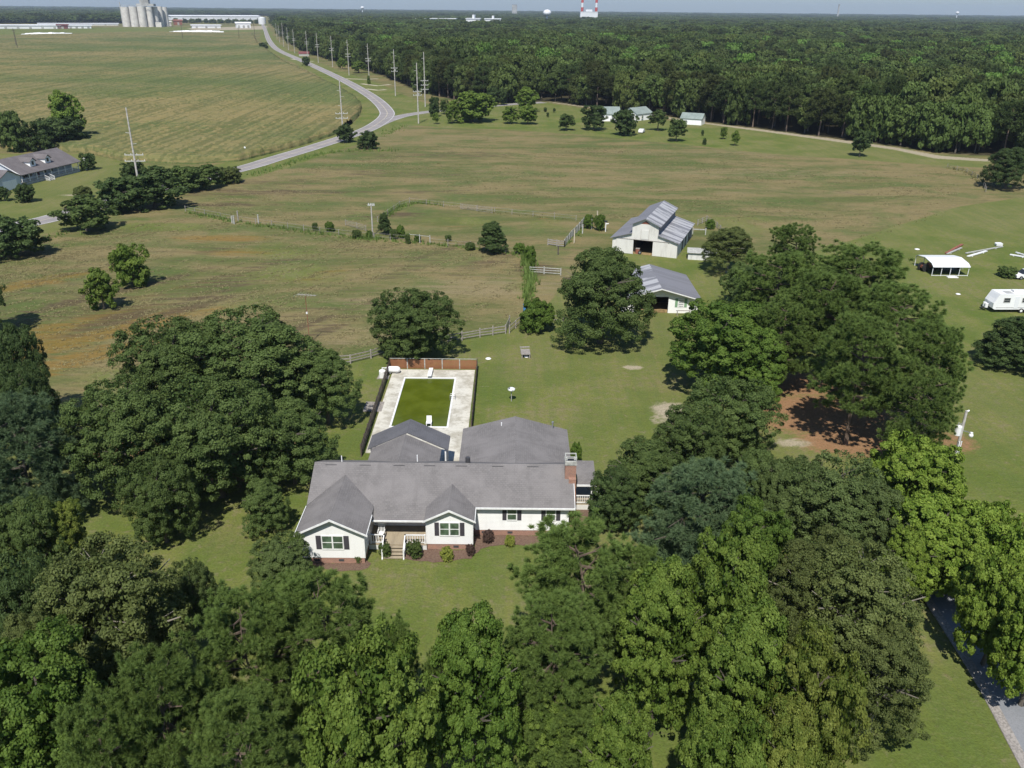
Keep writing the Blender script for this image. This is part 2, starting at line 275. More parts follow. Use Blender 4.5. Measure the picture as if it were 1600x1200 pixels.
def make_ground():
    ys=[-60.]; 
    while ys[-1]<30: ys.append(ys[-1]+1.5)
    while ys[-1]<16000: ys.append(ys[-1]+max(.42,(ys[-1]+20)*.0062))
    ys=np.array(ys); n=560; us=np.linspace(-1.25,1.25,n)
    Y=np.repeat(ys[:,None],n,1); X=us[None,:]*(np.maximum(Y,0)*1.0+75)
    rows=len(ys); X=X.ravel();Y=Y.ravel()
    rg=np.random.default_rng(5)
    A={k:np.zeros(len(X)) for k in('lawn','orange','brown','straw','sand','dry','floor')}
    near=Y<2500
    def put(k,poly,wd=1.5,val=1.):
        m=np.clip(poly_sd(X[near],Y[near],poly)/(2*wd)+.5,0,1)*val; A[k][near]=np.maximum(A[k][near],m)
    def ell(k,px,py,rx,ry,val=1.,rot=0):
        cx,cy=g2(px,py); dx=X-cx;dy=Y-cy; c,s=math.cos(rot),math.sin(rot); a=dx*c+dy*s;b=-dx*s+dy*c
        r=np.sqrt((a/rx)**2+(b/ry)**2); A[k]=np.maximum(A[k],np.clip(1.5-r,0,1)*val)
    put('lawn',G([(425,600),(530,563),(620,552),(720,529),(800,512),(830,520),(860,470),(905,420),(920,392),(1080,385),(1180,420),(1300,385),(1410,350),(1500,322),(1600,308),(2100,285)])+[(150,-60),(-150,-60),(-150,60)]+G([(-300,740),(60,640),(250,620)]),1.2)
    put('lawn',G([(640,186),(700,170),(850,160),(1000,183),(1200,205),(1400,234),(1548,252),(1540,263),(1400,254),(1200,240),(1050,224),(900,210),(780,202),(700,200),(620,194)]),2)
    put('lawn',G([(-300,245),(0,240),(130,240),(190,250),(230,258),(372,262),(300,290),(200,318),(60,345),(0,360),(-300,420)]),2)
    put('lawn',G([(-300,46),(0,45),(180,43),(400,41),(404,50),(260,53),(120,55),(0,58),(-300,66)]),8)
    put('lawn',G([(430,76),(470,92),(540,113),(600,133),(650,156),(690,168),(660,178),(610,183),(600,165),(560,138),(500,108),(440,82)]),2,.9)
    dr=line_d(X[near],Y[near],ROAD[::3]); A['lawn'][near]=np.maximum(A['lawn'][near],np.clip((13-dr)/4,0,1)*.9)
    dr=line_d(X[near],Y[near],SIDE[::3]); A['lawn'][near]=np.maximum(A['lawn'][near],np.clip((9-dr)/3,0,1)*.9)
    ell('lawn',720,345,14,6,.5);ell('lawn',850,350,12,6,.45);ell('lawn',560,330,14,4,.4);ell('lawn',240,355,14,5,.7);ell('lawn',480,430,14,8,.55);ell('lawn',1150,350,20,12,.5);ell('lawn',440,390,14,8,.5);ell('lawn',900,300,40,10,.35);ell('lawn',700,320,25,6,.4);ell('lawn',400,480,9,6,.4);ell('lawn',830,450,7,5,.5);ell('lawn',300,590,20,5,.6)
    for a in [(90,515,16,4,.75),(170,520,14,3,.95),(60,545,12,3,.8),(230,500,9,2.5,.9),(350,372,12,3,.7),(385,395,10,3,.6),(60,440,10,3,.8),(130,560,14,3,.8),(280,520,10,2,.6),(270,455,14,2.5,.4),(500,430,8,3,.5),(310,490,9,2,.6),(700,350,16,5,.35),(840,345,14,4,.35),(30,590,8,3,.7)]: ell('orange',*a,rot=.8 if a[1]>400 else .06)
    for a in [(120,470,12,2,.8),(300,480,12,2,.8),(250,440,14,1.5,.7),(370,440,12,1.5,.7),(330,460,10,1.5,.8),(100,430,10,1.3,.6),(50,500,8,1.5,.6),(540,385,16,1.5,.5),(680,395,14,1.5,.6),(330,320,18,2,.8),(180,500,9,3,.8),(450,300,26,3,.7),(640,300,20,3,.5),(500,520,8,2,.7),(470,510,8,1.5,.8),(590,470,9,1.2,.5),(160,480,10,5,.5),(280,460,16,4,.6),(400,420,18,3,.55),(300,400,14,2.5,.5),(350,300,26,6,.6),(430,285,20,5,.5),(620,272,26,6,.5),(700,242,30,8,.55),(560,265,20,4,.4),(480,500,12,5,.45),(640,420,14,3,.5),(760,410,12,4,.55),(840,420,5,5,.8),(620,335,6,4,.7),(100,400,14,3,.4),(520,340,20,3,.4),(1000,240,60,8,.3),(1320,300,25,6,.35)]: ell('brown',*a,rot=.95 if a[1]>385 else .06)
    for a in [(750,450,16,7,.7),(620,470,12,6,.6),(560,520,10,5,.6),(440,340,22,5,.35),(820,270,60,14,.4),(1200,270,50,10,.55),(1000,300,45,9,.4),(700,215,40,8,.5),(1250,300,30,6,.5),(1100,240,70,8,.5),(1500,290,20,6,.4),(950,205,40,4,.5),(1000,500,3,6,.7),(1010,540,2.5,8,.6),(960,600,8,3,.6),(880,640,6,3,.6),(800,580,5,3,.6),(1040,600,4,4,.7),(920,650,4,3,.6),(640,930,5,2,.4),(560,900,2,3,.6),(360,840,3,4,.7),(1500,480,10,4,.4),(1480,560,6,4,.4),(1530,700,6,8,.35),(1230,440,8,3,.5),(900,430,4,8,.6),(700,400,20,4,.4),(1000,560,4,3,.4),(860,600,6,4,.4),(900,530,7,2,.4),(1550,330,20,5,.4),(1500,345,14,3,.5),(370,870,3,2.5,.5),(330,900,3,1.5,.4),(1240,690,6,3,.6)]: ell('dry',*a,rot=.05)
    for a in [(1275,655,8,4,.85),(1335,678,6,4,.8),(1290,640,9,4,.95),(1230,640,6,3,.9),(1330,690,6,3.5,.9),(1260,600,8,4,.8),(1400,700,5,3,.8),(200,700,4,3,.8),(250,680,6,6,.5),(430,700,3,6,.5),(1490,690,3,3,.6),(350,740,4,3,.6)]: ell('straw',*a)
    for a in [(1050,640,2.6,2.2,.85),(988,574,1.6,.8,.9),(1240,692,2.5,1.2,.7),(700,668,1,1,0),(1040,655,2.2,2.2,.6),(757,603,.8,.5,.5),(1030,680,2,3,.4),(1060,370,6,3,.3),(120,305,6,1.,.8),(950,428,5,2,.3)]: ell('sand',*a)
    put('sand',G([(845,158),(905,162),(1000,176),(1100,191),(1200,203),(1300,216),(1400,230),(1470,243),(1550,249),(1548,253),(1460,248),(1395,234),(1200,207),(1000,180),(900,166)]),1.5,.85)
    put('sand',G([(440,94),(462,103),(500,121),(530,136),(548,150),(530,145),(500,130),(470,112)]),2,.9)
    put('sand',G([(290,44),(420,40),(418,46),(300,48)]),8,.8); put('sand',G([(-100,38),(190,38),(190,41),(-100,41)]),10,.6)
    put('straw',G([(850,157),(1000,174),(1200,202),(1300,215),(1300,212),(1200,199),(1000,171),(850,154)]),2,.8)
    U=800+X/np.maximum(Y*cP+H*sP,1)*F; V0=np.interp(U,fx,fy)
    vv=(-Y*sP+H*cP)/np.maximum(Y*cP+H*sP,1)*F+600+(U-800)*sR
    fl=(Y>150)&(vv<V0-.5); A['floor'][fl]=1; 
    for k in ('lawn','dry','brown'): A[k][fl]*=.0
    Z=np.zeros(len(X))
    V=np.stack([X,Y,Z],1); i=np.arange(rows*n).reshape(rows,n)
    Fc=np.stack([i[:-1,:-1],i[:-1,1:],i[1:,1:],i[1:,:-1]],-1).reshape(-1,4)
    me=npmesh('ground',V,Fc,A)
    m,t,b=newmat('ground'); pos=nd(t,'ShaderNodeNewGeometry').outputs['Position']
    def at(k): return nd(t,'ShaderNodeAttribute',attribute_name=k).outputs['Fac']
    nL=noise(t,pos,.012,4,.6); nM=noise(t,pos,.09,5,.62); nF=noise(t,pos,1.3,4,.65); nX=noise(t,pos,5.,3,.7)
    wp=nd(t,'ShaderNodeTexNoise'); wp.inputs['Scale'].default_value=.018; wp.inputs['Detail'].default_value=2; t.links.new(pos,wp.inputs['Vector'])
    vm=nd(t,'ShaderNodeVectorMath',operation='MULTIPLY_ADD'); t.links.new(wp.outputs['Color'],vm.inputs[0]); vm.inputs[1].default_value=(16,16,0); t.links.new(pos,vm.inputs[2]); wpos=vm.outputs[0]
    py_=sepxy(t,pos)[1]; nD=noise(t,wpos,1.,4,.7,scale3=(.045,.75,1),rot=R_(-58)); nearf=sstep(t,py_,200,150)
    nS=noise(t,wpos,1.,5,.68,scale3=(.035,.12,1),rot=R_(-14)); nS2=noise(t,wpos,1.,5,.72,scale3=(.16,.62,1),rot=R_(-22))
    edge=mth(t,'MULTIPLY',mth(t,'SUBTRACT',nF,.5),.9); edgeM=mth(t,'MULTIPLY',mth(t,'SUBTRACT',nM,.5),1.)
    str_=mixc(t,nearf,nS2,nD); wv=mth(t,'MULTIPLY',mth(t,'SUBTRACT',str_,.5),2.2)
    def M_(k,lo=.3,hi=.7,e=edge): return sstep(t,mth(t,'ADD',at(k),mth(t,'MULTIPLY',e,mth(t,'GREATER_THAN',at(k),.01))),lo,hi)
    # pasture
    k=mth(t,'ADD',mth(t,'MULTIPLY',nS,.75),mth(t,'MULTIPLY',nL,.5)); c=mixc(t,sstep(t,k,.52,.70),(.108,.130,.037),(.245,.192,.088))
    c=mixc(t,mth(t,'MULTIPLY',sstep(t,nM,.48,.66),.6),c,(.088,.140,.034)); c=mixc(t,mth(t,'MULTIPLY',sstep(t,str_,.53,.66),.6),c,(.125,.098,.055)); c=mixc(t,mth(t,'MULTIPLY',sstep(t,nF,.48,.7),.3),c,(.20,.18,.085))
    c=mixc(t,mth(t,'MULTIPLY',M_('dry',.35,.9,wv),.75),c,(.29,.23,.125))
    c=mixc(t,mth(t,'MULTIPLY',M_('orange',.32,.8,wv),.72),c,(.25,.145,.03)); c=mixc(t,mth(t,'MULTIPLY',M_('brown',.35,.85,wv),.85),c,(.105,.072,.046))
    # lawn
    lw=mixc(t,sstep(t,nM,.36,.60),(.108,.152,.024),(.175,.190,.046)); lw=mixc(t,mth(t,'MULTIPLY',sstep(t,nL,.4,.62),.45),lw,(.20,.188,.075)); lw=mixc(t,mth(t,'MULTIPLY',sstep(t,nF,.45,.7),.45),lw,(.082,.118,.022)); lw=mixc(t,mth(t,'MULTIPLY',sstep(t,noise(t,pos,2.2,5,.8),.55,.7),.45),lw,(.19,.175,.075))
    lw=mixc(t,mth(t,'MULTIPLY',sstep(t,mth(t,'ADD',nF,mth(t,'MULTIPLY',nM,.6)),.80,.98),.7),lw,(.235,.20,.105)); lw=mixc(t,mth(t,'MULTIPLY',M_('dry',.35,1.),.5),lw,(.21,.175,.085))
    mow=mth(t,'MULTIPLY',sstep(t,noise(t,pos,1.,2,.5,scale3=(.9,.05,1),rot=R_(38)),.4,.6),.25); lw=mixc(t,mow,lw,(.10,.15,.04))
    c=mixc(t,M_('lawn',.35,.65,edgeM),c,lw)
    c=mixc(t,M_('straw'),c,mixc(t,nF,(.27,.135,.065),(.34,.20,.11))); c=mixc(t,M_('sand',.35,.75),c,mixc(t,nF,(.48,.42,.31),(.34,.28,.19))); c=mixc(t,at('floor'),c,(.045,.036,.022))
    nP=noise(t,pos,1.,5,.8,scale3=(.9,1.7,1),rot=R_(-40)); nQ=noise(t,pos,1.,4,.8,scale3=(.5,2.4,1),rot=R_(-25)); ol=mth(t,'SUBTRACT',1.,mth(t,'MULTIPLY',at('lawn'),.6))
    c=mixc(t,mth(t,'MULTIPLY',mth(t,'MULTIPLY',sstep(t,nP,.50,.66),.55),ol),c,(.065,.06,.026)); c=mixc(t,mth(t,'MULTIPLY',mth(t,'MULTIPLY',sstep(t,nQ,.52,.68),.42),ol),c,(.30,.255,.13))
    c=mixc(t,mth(t,'MULTIPLY',sstep(t,nX,.40,.65),.34),c,(.055,.065,.018))
    gm=nd(t,'ShaderNodeHueSaturation'); gm.inputs['Value'].default_value=.90; gm.inputs['Saturation'].default_value=.98; t.links.new(c,gm.inputs['Color']); c=gm.outputs[0]
    t.links.new(c,b.inputs['Base Color']); b.inputs['Roughness'].default_value=.95; b.inputs['Specular IOR Level'].default_value=.1
    bump(t,b,mth(t,'ADD',nX,mth(t,'MULTIPLY',nF,1.5)),.55,.12)
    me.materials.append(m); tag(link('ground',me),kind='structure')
make_ground()
def ribbon(name,pts,w0,z,mat,off=0.,t=.0,taper=None):
    pts=[np.array(p[:2]) for p in pts]; V=[]; 
    for i,p in enumerate(pts):
        a=pts[max(0,i-1)];b=pts[min(len(pts)-1,i+1)]; d=(b-a)/max(np.linalg.norm(b-a),1e-6); nrm=np.array([-d[1],d[0]])
        for s in(-1,1): q=p+nrm*(off+s*w0/2); V.append((q[0],q[1],z))
    n=len(pts); Fc=np.array([[2*i,2*i+2,2*i+3,2*i+1] for i in range(n-1)][::1])
    Fc=Fc[:,::-1]
    if t:
        m=len(V); V+=[(x,y,z-t) for x,y,z in V]; ex=[]
        for i in range(n-1): ex+=[[2*i,2*i+2,m+2*i+2,m+2*i],[2*i+1,m+2*i+1,m+2*i+3,2*i+3]]
        Fc=np.vstack([Fc,np.array(ex)])
    return tag(link(name,npmesh(name,np.array(V),Fc,mat=mat)),kind='structure')
ribbon('road',ROAD,6.6,.035,'asphalt'); ribbon('side_road',SIDE,6.,.03,'asphalt')
ribbon('road_edge_line',ROAD,.22,.05,'line_white',3.); ribbon('road_edge_line',ROAD,.22,.05,'line_white',-3.); ribbon('road_centre_line',ROAD,.3,.052,'line_yellow')
ribbon('side_road_edge_line',SIDE[9:],.2,.05,'line_white',-2.7); ribbon('side_road_edge_line',SIDE[9:],.2,.05,'line_white',2.7)
ribbon('driveway',DRIVE,4.,.03,'driveway'); ribbon('driveway_shoulder',DRIVE,.7,.035,'grey_wood',1.75)
ribbon('driveway_kerb',DRIVE,.12,.1,'grey_wood',2.05,.1)
for l in [[(455,92),(472,95),(490,96)],[(540,123),(570,124),(590,123)],[(565,131),(590,134),(610,132)],[(572,139),(590,141),(603,140)]]: ribbon('farm_track',G(l),3,.02,'line_yellow')
# corn crop: one sheet two metres tall, planted rows running away from the road
def corn():
    step=2.2; pc=np.array(CORN); x0,y0=pc.min(0);x1,y1=pc.max(0); y1=min(y1,1500)
    ys=[y0]
    while ys[-1]<y1: ys.append(ys[-1]+1.1*max(1,(ys[-1]-180)/260))
    ys=np.array(ys); xs=np.arange(max(x0,-1000),x1,1.7); nx=len(xs)
    X,Y=np.meshgrid(xs,ys); sd=poly_sd(X.ravel(),Y.ravel(),CORN).reshape(X.shape)
    rg=np.random.default_rng(3); Z=2.1+rg.normal(0,.28,X.shape)*np.where(Y<450,1,.6)
    keep=sd>0; Xf,Yf,sf=X.ravel(),Y.ravel(),sd.ravel(); out=np.where((sf<=0)&(sf>-14))[0]; X0,Y0=Xf.copy(),Yf.copy(); NX,NY=Xf.copy(),Yf.copy(); best=np.full(len(out),1e18)
    for a,b in zip(CORN,CORN[1:]+CORN[:1]):
        a=np.array(a);b=np.array(b);e=b-a; tt=np.clip(((X0[out]-a[0])*e[0]+(Y0[out]-a[1])*e[1])/(e@e),0,1); qx=a[0]+e[0]*tt;qy=a[1]+e[1]*tt; d2=(X0[out]-qx)**2+(Y0[out]-qy)**2
        m_=d2<best; best[m_]=d2[m_]; NX[out[m_]]=qx[m_]; NY[out[m_]]=qy[m_]
    X=NX.reshape(X.shape);Y=NY.reshape(Y.shape); Z=np.where(sd<=0,0.,Z)
    i=np.arange(X.size).reshape(X.shape); k4=keep[:-1,:-1]|keep[:-1,1:]|keep[1:,1:]|keep[1:,:-1]
    Fc=np.stack([i[:-1,:-1],i[:-1,1:],i[1:,1:],i[1:,:-1]],-1)[k4]
    me=npmesh('corn_crop',np.stack([X.ravel(),Y.ravel(),Z.ravel()],1),Fc)
    m,t,b=newmat('corn'); pos=nd(t,'ShaderNodeNewGeometry').outputs['Position']
    nL=noise(t,pos,1,5,.6,scale3=(.006,.009,1)); nM=noise(t,pos,.03,5,.7); nF=noise(t,pos,.9,3,.7,scale3=(1.6,.5,1),rot=R_(22))
    row=noise(t,pos,1.,1,.5,scale3=(.55,.012,1),rot=R_(-21))
    c=mixc(t,sstep(t,nL,.4,.58),(.098,.122,.040),(.205,.168,.072)); c=mixc(t,mth(t,'MULTIPLY',sstep(t,nM,.42,.7),.55),c,(.095,.115,.045))
    c=mixc(t,mth(t,'MULTIPLY',sstep(t,nF,.5,.72),.55),c,(.24,.20,.10)); c=mixc(t,mth(t,'MULTIPLY',sstep(t,row,.48,.58),.5),c,(.055,.075,.025))
    t.links.new(c,b.inputs['Base Color']); b.inputs['Roughness'].default_value=.9; b.inputs['Specular IOR Level'].default_value=.1
    bump(t,b,nF,.6,.3); me.materials.append(m)
    tag(link('corn_crop',me),'tall ripening corn crop in rows across the big field left of the road','corn',kind='stuff')
corn()
# ---------------------------------------------------------------- trees: crown meshes (unit radius, unit height) and limbed trunks
def unit(a): return a/np.maximum(np.linalg.norm(a,axis=-1,keepdims=True),1e-9)
def leafquads(C,N,S,ratio,rg,v,name):
    n=len(C); a=unit(np.cross(N,rg.normal(size=(n,3)))); b=np.cross(N,a); S=S[:,None]
    V=np.stack([C-a*S*.5,C+b*S*ratio*.5+N*S*.08,C+a*S*.5,C-b*S*ratio*.5+N*S*.08],1).reshape(-1,3)
    return V,np.arange(4*n).reshape(n,4),np.repeat(v,4)
def width(kind,z):   # silhouettes, z 0..1
    z=np.clip(z,0,1)
    if kind=='round': return np.sqrt(np.clip(1-(2*z-1)**2,0,1))**.8
    if kind=='egg': return np.clip(np.sin(np.pi*np.clip(z*.92+.08,0,1)**.75),0,1)**.75
    if kind=='cone': return np.clip((1-z)**.75*1.0*np.minimum(1,z*6+.45),0,1)
    if kind=='dome': return np.clip((1-z**2.2),0,1)**.5*np.minimum(1,.72+z*2)
    if kind=='vase': return np.clip(np.sin(np.pi*np.clip(z,0,1)**1.25),0,1)**.7
    if kind=='pine': return np.clip(np.sqrt(np.clip(1-((z-.38)/.64)**2,0,1)),0.12,1)
def crown_broad(name,seed,nl,nc,lpc,leaf,aspect,sil='round',ratio=.6,crad=.15,lob=.42,inner=.08):
    rg=np.random.default_rng(seed)
    # lobes
    L=[]; gold=2.39996
    for i in range(nl):
        z=(i+.5)/nl; z=.16+.74*z; a=i*gold+rg.uniform(-.4,.4); r=float(width(sil,z))*rg.uniform(.45,.68)
        L.append((r*math.cos(a),r*math.sin(a),z*aspect,rg.uniform(.8,1.25)*lob*(.55+.45*float(width(sil,z)))))
    L.append((0,0,aspect*.5,lob*1.1)); L=np.array(L)
    P_=[];O=[]
    while len(P_)<nc:
        l=L[rg.integers(len(L))]; d=unit(rg.normal(size=3)); d[2]=abs(d[2]) if rg.random()<.35 else d[2]
        p=l[:3]+d*l[3]*rg.uniform(.86,1.06)
        q=np.linalg.norm((p-L[:,:3]),axis=1)/L[:,3]
        if q.min()<.78: continue
        zz=p[2]/aspect
        if zz<0.02 or zz>1.0: continue
        if d[2]<-.3 and rg.random()<.5: continue
        P_.append(p);O.append(unit(d+np.array([p[0],p[1],(p[2]-aspect*.4)*.5])*.6))
    P_=np.array(P_);O=np.array(O); n=nc*lpc
    k=np.repeat(np.arange(nc),lpc); cr_=(crad*rg.uniform(.6,1.35,nc))[k]
    d=unit(rg.normal(size=(n,3))+O[k]*.9); rr=rg.random(n)**.45
    C=P_[k]+d*(cr_*rr)[:,None]*np.array([1.1,1.1,.75]); N=unit(d*.7+O[k]*.3+rg.normal(size=(n,3))*.55+np.array([0,0,.35]))
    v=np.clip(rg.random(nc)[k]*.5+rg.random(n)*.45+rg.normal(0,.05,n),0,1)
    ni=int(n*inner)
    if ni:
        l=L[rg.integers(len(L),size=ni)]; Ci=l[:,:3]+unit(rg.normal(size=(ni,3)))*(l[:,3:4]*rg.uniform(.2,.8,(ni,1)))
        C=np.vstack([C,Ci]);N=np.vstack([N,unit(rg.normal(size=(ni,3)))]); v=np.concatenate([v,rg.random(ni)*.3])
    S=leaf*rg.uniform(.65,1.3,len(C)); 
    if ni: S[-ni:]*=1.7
    V,Fc,va=leafquads(C,N,S,ratio,rg,v,name)
    V[:,2]/=aspect; r=np.hypot(V[:,0],V[:,1]); V[:,:2]/=max(np.percentile(r,99.3),.1); zt=np.percentile(V[:,2],99.8); V[:,2]/=zt
    return npmesh(name,V,Fc,{'v':va})
def crown_pine(name,seed,nb,tpb,npt,tuft,nw,aspect,sil='pine',drop=.05,flat=.8,cluster=.16):
    rg=np.random.default_rng(seed); T=[]
    for i in range(nb):
        z=rg.uniform(.02,.97)**.9; L=float(width(sil,z))*rg.uniform(.6,1.05); a=i*2.39996+rg.uniform(-.5,.5)
        rise=rg.uniform(-.05,.22)*(1 if z<.7 else 1.8)-drop
        for j in range(tpb):
            u=rg.uniform(.35,1)**.8; side=rg.normal(0,cluster*.6)*(.4+u)
            x=u*L; T.append((x*math.cos(a)-side*math.sin(a),x*math.sin(a)+side*math.cos(a),z*aspect+x*rise+rg.normal(0,cluster*.25)*1.0,a,i))
    T=np.array(T); nt_=len(T); n=nt_*npt; k=np.repeat(np.arange(nt_),npt)
    ax=unit(np.stack([np.cos(T[:,3]),np.sin(T[:,3]),np.full(nt_,.9)],1)+rg.normal(0,.25,(nt_,3)))
    d=unit(rg.normal(size=(n,3))*.75+ax[k]*.75); d[:,2]*=flat; tr=(tuft*rg.uniform(.7,1.3,nt_))[k][:,None]
    C=T[k][:,:3]; base=C+d*tr*.1+rg.normal(0,tuft*.10,(n,3)); tip=base+d*tr*rg.uniform(.7,1.1,(n,1)); sd=unit(np.cross(d,rg.normal(size=(n,3))))*nw
    V=np.stack([base-sd*.5,base+sd*.5,tip],1).reshape(-1,3)
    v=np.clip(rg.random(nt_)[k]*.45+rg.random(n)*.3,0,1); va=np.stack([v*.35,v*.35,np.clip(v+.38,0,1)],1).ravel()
    V[:,2]/=aspect; V[:,2]-=np.percentile(V[:,2],.3); r=np.hypot(V[:,0],V[:,1]); V[:,:2]/=np.percentile(r,99.); V[:,2]/=np.percentile(V[:,2],99.9)
    return npmesh(name,V,np.arange(3*n).reshape(n,3),{'v':va})
def trunk_mesh(name,seed,nlimb,sil='round',r=.055,hz=(.3,.85),sides=6,z0=.2,asp=2.,droop=0,top=.93):
    rg=random.Random(seed); mb=MB(); p=Vector((0,0,0)); N=6; sp=[p]
    for i in range(1,N+1): p=Vector((rg.uniform(-.04,.04)*i*.4,rg.uniform(-.04,.04)*i*.4,top*i/N)); sp.append(p)
    for i in range(N): mb.tube(sp[i],sp[i+1],r*(1-.13*i)*(1.25 if i==0 else 1),r*(1-.13*(i+1)),sides,cap=False)
    for k in range(nlimb):
        z=hz[0]+(hz[1]-hz[0])*(k+rg.random())/nlimb; i=min(N-1,int(z/top*N)); f=z/top*N-i; b=sp[i].lerp(sp[i+1],f)
        a=k*2.4+rg.uniform(-.4,.4); zc=min(1,max(.05,(z-z0)/(1-z0)+.12)); L=float(width(sil,np.array(zc)))*rg.uniform(.6,.88)
        rise=(rg.uniform(.1,.35)/asp if not droop else rg.uniform(-.03,.05))
        m_=b+Vector((math.cos(a)*L*.5,math.sin(a)*L*.5,rise*L*1.4)); e=b+Vector((math.cos(a+.15)*L,math.sin(a+.15)*L,rise*L*2+.02))
        r0=r*(1-z*.75)*.55; mb.tube(b,m_,r0,r0*.65,4,cap=False); mb.tube(m_,e,r0*.65,r0*.2,4,cap=False)
        for q in range(2):
            a2=a+rg.choice((-1,1))*rg.uniform(.4,.9); e2=m_+Vector((math.cos(a2)*L*.4,math.sin(a2)*L*.4,rise*L*.9)); mb.tube(m_,e2,r0*.4,r0*.12,3,cap=False)
    o=mb.build(name,'bark'); me=o.data; bpy.data.objects.remove(o); me.name=name; return me
KM={}
def kind(k,crowns,trunks,mat,bark,z0): KM[k]=(crowns,trunks,mat,bark,z0)
OA=[crown_broad('crown',11,15,520,140,.036,1.75,'round',.65,.095),crown_broad('crown',12,17,540,135,.035,1.6,'round',.65,.095),crown_broad('crown',13,13,500,140,.037,1.9,'egg',.65,.10)]
MP=[crown_broad('crown',21,18,430,150,.040,2.1,'egg',.8,.095),crown_broad('crown',22,17,430,150,.041,2.,'round',.8,.10,.38)]
DN=[crown_broad('crown',31,26,620,120,.033,1.7,'dome',.6,.085,.34,.1),crown_broad('crown',32,24,600,120,.033,2.,'egg',.6,.085,.34,.1)]
PI=[crown_pine('crown',41,130,9,95,.078,.0105,1.9),crown_pine('crown',42,120,10,92,.076,.0105,1.7),crown_pine('crown',43,140,8,95,.075,.010,2.1)]
CE=[crown_pine('crown',51,260,9,52,.07,.011,1.7,'dome',.02,.7,.10)]
CO=[crown_broad('crown',61,22,420,100,.045,2.1,'cone',.6,.10,.34,.1)]
BU=[crown_broad('crown',71,14,200,90,.07,1.3,'round',.65,.13,.4,.1),crown_broad('crown',72,12,200,90,.072,1.15,'dome',.65,.13,.4,.1)]
LI=[crown_broad('crown',81,20,480,120,.042,1.5,'dome',.85,.085,.34),crown_broad('crown',82,22,480,120,.042,1.3,'round',.85,.085,.32)]
SM=[crown_broad('crown',91,11,100,75,.10,1.6,'round',.7,.17,.4,.15),crown_broad('crown',92,12,110,70,.10,1.4,'dome',.7,.16,.38,.15),crown_broad('crown',93,12,100,75,.10,1.9,'egg',.7,.16,.38,.15)]
TR=[trunk_mesh('trunk',1,12,'round',.05),trunk_mesh('trunk',2,14,'egg',.05)]; TP=[trunk_mesh('trunk',3,20,'pine',.042,(.4,.92),6,.3,2.,1),trunk_mesh('trunk',4,22,'pine',.042,(.4,.92),6,.3,2.,1)]
TS=[trunk_mesh('trunk',5,5,'round',.06,(.3,.7),5)]
kind('oak',OA,TR,'l_oak','bark',.12);kind('dark',OA,TR,'l_dark','bark',.1);kind('olive',DN,TR,'l_olive','bark_pale',.08);kind('maple',MP,TR,'l_maple','bark',.14)
kind('gum',MP,TR,'l_gum','bark',.1);kind('lime',LI,TR,'l_lime','bark',.12);kind('pine',PI,TP,'l_pine','bark_pine',.28);kind('cedar',CE,TP,'l_cedar','bark',.05);kind('pear',OA,TR,'l_pear','bark',.08)
kind('yellow',MP,TR,'l_yellow','bark',.12);kind('magnolia',CO,TS,'l_dark','bark',.03);kind('bush',BU,TS,'l_oak','bark',.02);kind('bushb',BU,TS,'l_maple','bark',.02);kind('bright',BU,TS,'l_brightshrub','bark',.02);kind('maroon',BU,TS,'l_maroon','bark',.04)
kind('smalloak',SM,TS,'l_oak','bark',.15);kind('smalldark',SM,TS,'l_dark','bark',.12);kind('smallmaple',SM,TS,'l_gum','bark',.15);kind('olivebush',BU,TS,'l_olive','bark',.03)
NT=[0]
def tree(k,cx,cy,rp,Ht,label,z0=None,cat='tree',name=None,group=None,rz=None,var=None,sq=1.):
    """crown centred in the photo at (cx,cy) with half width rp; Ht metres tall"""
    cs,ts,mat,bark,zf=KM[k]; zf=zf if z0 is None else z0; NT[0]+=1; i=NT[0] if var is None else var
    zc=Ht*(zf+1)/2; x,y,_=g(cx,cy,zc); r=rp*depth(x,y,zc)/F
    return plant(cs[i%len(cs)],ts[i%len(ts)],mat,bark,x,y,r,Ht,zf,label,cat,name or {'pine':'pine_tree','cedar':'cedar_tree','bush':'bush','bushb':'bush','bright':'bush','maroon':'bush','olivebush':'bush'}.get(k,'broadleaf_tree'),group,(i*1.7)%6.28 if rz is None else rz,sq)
def T2(k,cx,top,rp,Ht,label,z0=None,**kw):
    """as tree(), but 'top' is where the crown's upper outline shows"""
    zf=KM[k][4] if z0 is None else z0; zc=Ht*(zf+1)/2; hz=Ht*(1-zf)/2; lo,hi=top-60,top+600
    for _ in range(30):
        cy=(lo+hi)/2; x,y,_z=g(cx,cy,zc); r=rp*depth(x,y,zc)/F; m=1e9
        for i in range(24): a=math.pi*i/23; m=min(m,pixv(x,y+r*.9*math.cos(a),zc+hz*.95*math.sin(a))[1])
        if m>top: hi=cy
        else: lo=cy
    return tree(k,cx,cy,rp,Ht,label,z0,**kw)
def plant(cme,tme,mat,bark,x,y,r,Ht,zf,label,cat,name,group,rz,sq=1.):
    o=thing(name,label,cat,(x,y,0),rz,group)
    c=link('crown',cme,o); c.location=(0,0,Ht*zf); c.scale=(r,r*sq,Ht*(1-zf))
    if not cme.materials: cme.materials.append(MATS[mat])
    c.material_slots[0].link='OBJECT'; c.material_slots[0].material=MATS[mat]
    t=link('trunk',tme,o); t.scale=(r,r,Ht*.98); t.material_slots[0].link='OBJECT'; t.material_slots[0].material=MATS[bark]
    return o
T=tree
